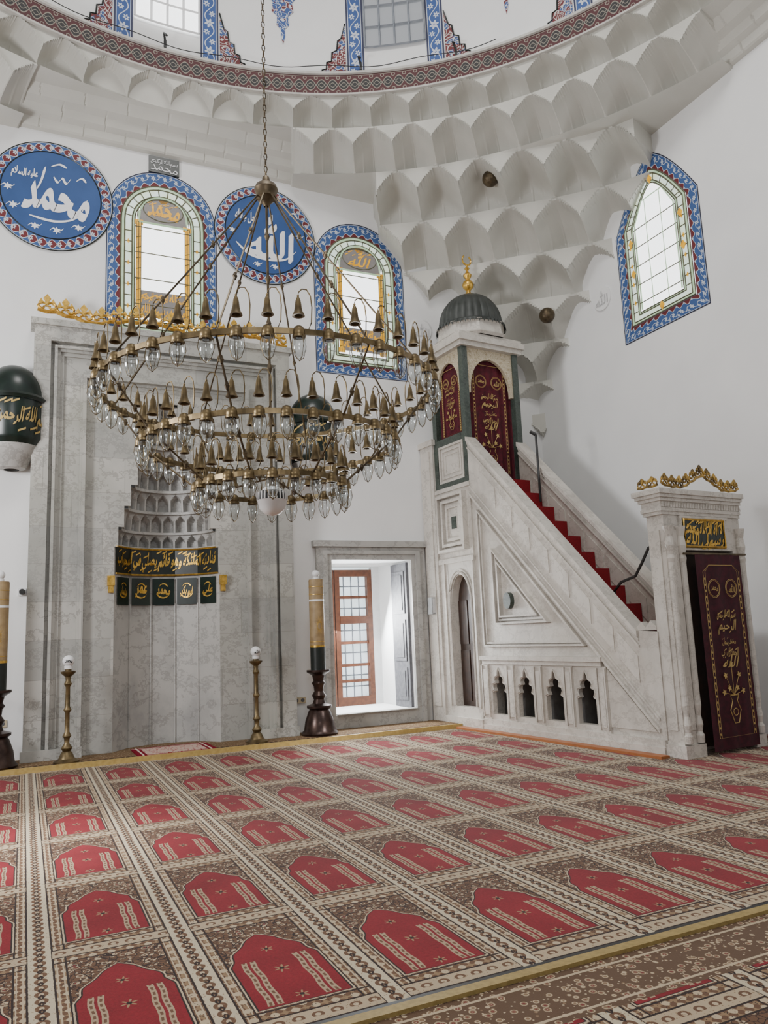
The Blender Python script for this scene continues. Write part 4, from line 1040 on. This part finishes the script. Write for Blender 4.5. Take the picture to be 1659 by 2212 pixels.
def stick(x,y,body):
    e=top('candlestick','tall turned brass candlestick with white globe lamp beside the mihrab','candlestick',(x,y,.06),group='brass candlesticks by the mihrab')
    mb=MB(); mb.lathe([(.001,0),(.16,0),(.16,.02),(.10,.05),(.07,.12),(.05,.14),(.07,.18),(.03,.24),(.035,.30),(.055,.33),(.03,.38),(.028,.62),(.05,.66),(.03,.70),(.028,.95),(.05,.99),(.03,1.03),(.035,1.08),(.09,1.13),(.095,1.15),(.04,1.16),(.04,1.19),(.001,1.19)],seg=24); mb.obj('brass_stem',m_brass,parent=e,smooth=True)
    mb=MB(); mb.lathe([(.05,1.18),(.052,1.22),(.03,1.23)],seg=16); mb.obj('lamp_socket',m_white,parent=e,smooth=True)
    mb=MB(); mb.lathe([(max(.001,.075*math.sin(pi*j/12)),1.285-.075*math.cos(pi*j/12)) for j in range(13)],seg=20); g=mb.obj('globe',m_white,parent=e,smooth=True)
    t=text_mesh(body,.09,.06,.03,.0,0,1.285,0,nib=.1); t.v=[(p[0],-math.sqrt(max(0,.078**2-p[0]**2-(p[2]-1.285)**2))+p[1],p[2]) for p in t.v]; t.obj('lettering',m_blackp,parent=g)
stick(.54,11.08,MUH); stick(3.08,11.16,ALLAH)
def bigcandle(x,y):
    e=top('pedestal_candle','huge tan candle with gold emblem on a dark copper pedestal','candle',(x,y,.06),group='large pedestal candles')
    mb=MB(); mb.lathe([(.001,0),(.27,0),(.28,.03),(.24,.07),(.22,.20),(.17,.34),(.15,.37),(.19,.40),(.19,.43),(.10,.46),(.08,.52),(.11,.58),(.07,.64),(.08,.72),(.11,.76),(.08,.80),(.10,.88),(.18,.93),(.18,.96),(.001,.96)],seg=28); mb.obj('copper_pedestal',m_copper,parent=e,smooth=True)
    mb=MB(); mb.lathe([(.115,.96),(.115,1.30)],seg=24); mb.obj('black_sleeve',m_blackp,parent=e,smooth=True)
    mb=MB(); mb.lathe([(.115,1.30),(.115,2.32),(.11,2.34),(.001,2.34)],seg=24); cd=mb.obj('candle_body',m_tan,parent=e,smooth=True)
    mb=MB()
    for k in range(24):
        a=2*pi*k/24; z0=1.62
        pts=[(.03*math.cos(a-.09),z0+.05*math.sin(a-.09)),(.090*math.cos(a),z0+.18*math.sin(a)),(.03*math.cos(a+.09),z0+.05*math.sin(a+.09))]
        mb.add([(.117*math.sin(p[0]/.117),-.117*math.cos(p[0]/.117),p[1]) for p in pts],[(0,1,2)])
    mb.obj('gold_emblem',m_gold,parent=cd)
    for z,hh in ((1.30,.03),(2.0,.03),(1.38,.008),(2.10,.008),(2.22,.008)):
        mb=MB(); mb.lathe([(.1175,z),(.1175,z+hh)],seg=24); mb.obj('gold_band',m_gold if z!=2.0 else m_white,parent=cd,smooth=True)
    mb=MB(); mb.lathe([(.05,2.34),(.05,2.37),(.03,2.38)],seg=16); mb.lathe([(max(.001,.06*math.sin(pi*j/10)),2.425-.06*math.cos(pi*j/10)) for j in range(11)],seg=18); mb.obj('globe',m_white,parent=e,smooth=True)
bigcandle(4.10,11.32); bigcandle(-.30,11.15)
e=top('prayer_rug','small red and cream patterned prayer rug in front of the mihrab','rug',(1.92,11.22,.062),math.radians(1))
mb=MB(); mb.box(-.52,.52,-.30,.42,0,.014); mb.obj('rug_pile',m_rug,parent=e)
e=top('wall_speaker','small grey loudspeaker box on the wall beside the window recess','speaker',(6.30,D-.15,1.95))
mb=MB(); mb.box(-.09,.09,-.14,.0,-.14,.14); mb.obj('speaker_case',simple('speaker_grey',(.42,.43,.44)),parent=e); mb=MB(); mb.box(-.07,.07,-.15,-.14,-.12,.12); mb.obj('speaker_grille',m_relief,parent=e)
e=top('security_camera','small black security camera on a white wall plate','camera',(-.04,D-.002,2.30))
mb=MB(); mb.box(-.05,.05,-.03,0,-.05,.05); mb.obj('mount_plate',m_white,parent=e); mb=MB(); mb.lathe([(.001,-.14),(.035,-.14),(.04,-.10),(.04,-.03),(.001,-.02)],seg=16); mb.v=[(p[0],p[2],p[1]) for p in mb.v]; mb.obj('camera_body',m_black,parent=e)
for x in (3.93,-.28):
    e=top('wall_socket','cream double power socket on the wall above the platform','socket',(x,D-.002,.55),group='wall power sockets')
    mb=MB(); mb.box(-.10,.10,-.02,0,-.045,.045); mb.obj('socket_plate',m_cream,parent=e)
    for s_ in (-.05,.05):
        mb=MB(); mb.lathe([(.03,0),(.026,.004),(.001,.004)],(0,0,0),14); mb.v=[(p[0]+s_,-.0205-p[2],p[1]) for p in mb.v]; mb.obj('socket_hole',m_shut,parent=e)
# ================================================================== LIGHT
def area(name,loc,target,size,power,col=(1,1,1)):
    l=bpy.data.lights.new(name,'AREA'); l.energy=power; l.size=size; l.color=col; l.shape='DISK'
    o=bpy.data.objects.new(name,l); COL.objects.link(o); o.location=loc
    o.rotation_euler=(Vector(target)-Vector(loc)).to_track_quat('-Z','Y').to_euler(); return o
area('dome_fill',(CX,CY,14.2),(CX,CY,0),3.6,520,(1,.99,.96))  # fill light added under the dome, out of view
area('rear_fill',(-1,-3.2,6.0),(4,9,5.2),3,260,(.98,.98,1))  # soft fill light added behind the camera
area('left_fill',(XL+.4,6.5,4.0),(6,8.5,5.6),2.0,560,(.98,.98,1))  # fill light added beside the solid left wall, no window modelled there
def spot(name,loc,target,power,ang,blend=1.0,size=.5):
    l=bpy.data.lights.new(name,'SPOT'); l.energy=power; l.spot_size=math.radians(ang); l.spot_blend=blend; l.shadow_soft_size=size
    o=bpy.data.objects.new(name,l); COL.objects.link(o); o.location=loc
    o.rotation_euler=(Vector(target)-Vector(loc)).to_track_quat('-Z','Y').to_euler(); return o
spot('window_sun_patch',(XL+.6,8.0,6.5),(-.2,7.0,0),6500,22)
spot('window_sun_patch',(7.5,2.0,9.0),(4.2,9.9,0),7500,12)
area('recess_daylight',(5.3,D+1.1,1.9),(4.9,9.5,0),.9,170,(.95,.98,1))
w=bpy.data.worlds.new('World'); bpy.context.scene.world=w; w.use_nodes=True
w.node_tree.nodes['Background'].inputs[0].default_value=(.95,.97,1,1); w.node_tree.nodes['Background'].inputs[1].default_value=.28
# ================================================================== CAMERA
f,th,ph,ro=1660,math.radians(25.188),math.radians(8.856),math.radians(2.423)
F0=Vector((math.sin(th),math.cos(th),0));R0=Vector((math.cos(th),-math.sin(th),0));Z=Vector((0,0,1))
F=math.cos(ph)*F0+math.sin(ph)*Z;U0=-math.sin(ph)*F0+math.cos(ph)*Z
R=math.cos(ro)*R0-math.sin(ro)*U0;U=math.sin(ro)*R0+math.cos(ro)*U0
cam=bpy.data.cameras.new('camera'); co=bpy.data.objects.new('camera',cam); COL.objects.link(co)
cam.sensor_fit='VERTICAL'; cam.sensor_height=36; cam.sensor_width=36; cam.lens=f/2212*36
M=Matrix(((R.x,U.x,-F.x,0),(R.y,U.y,-F.y,0),(R.z,U.z,-F.z,1.55),(0,0,0,1))); co.matrix_world=M
bpy.context.scene.camera=co
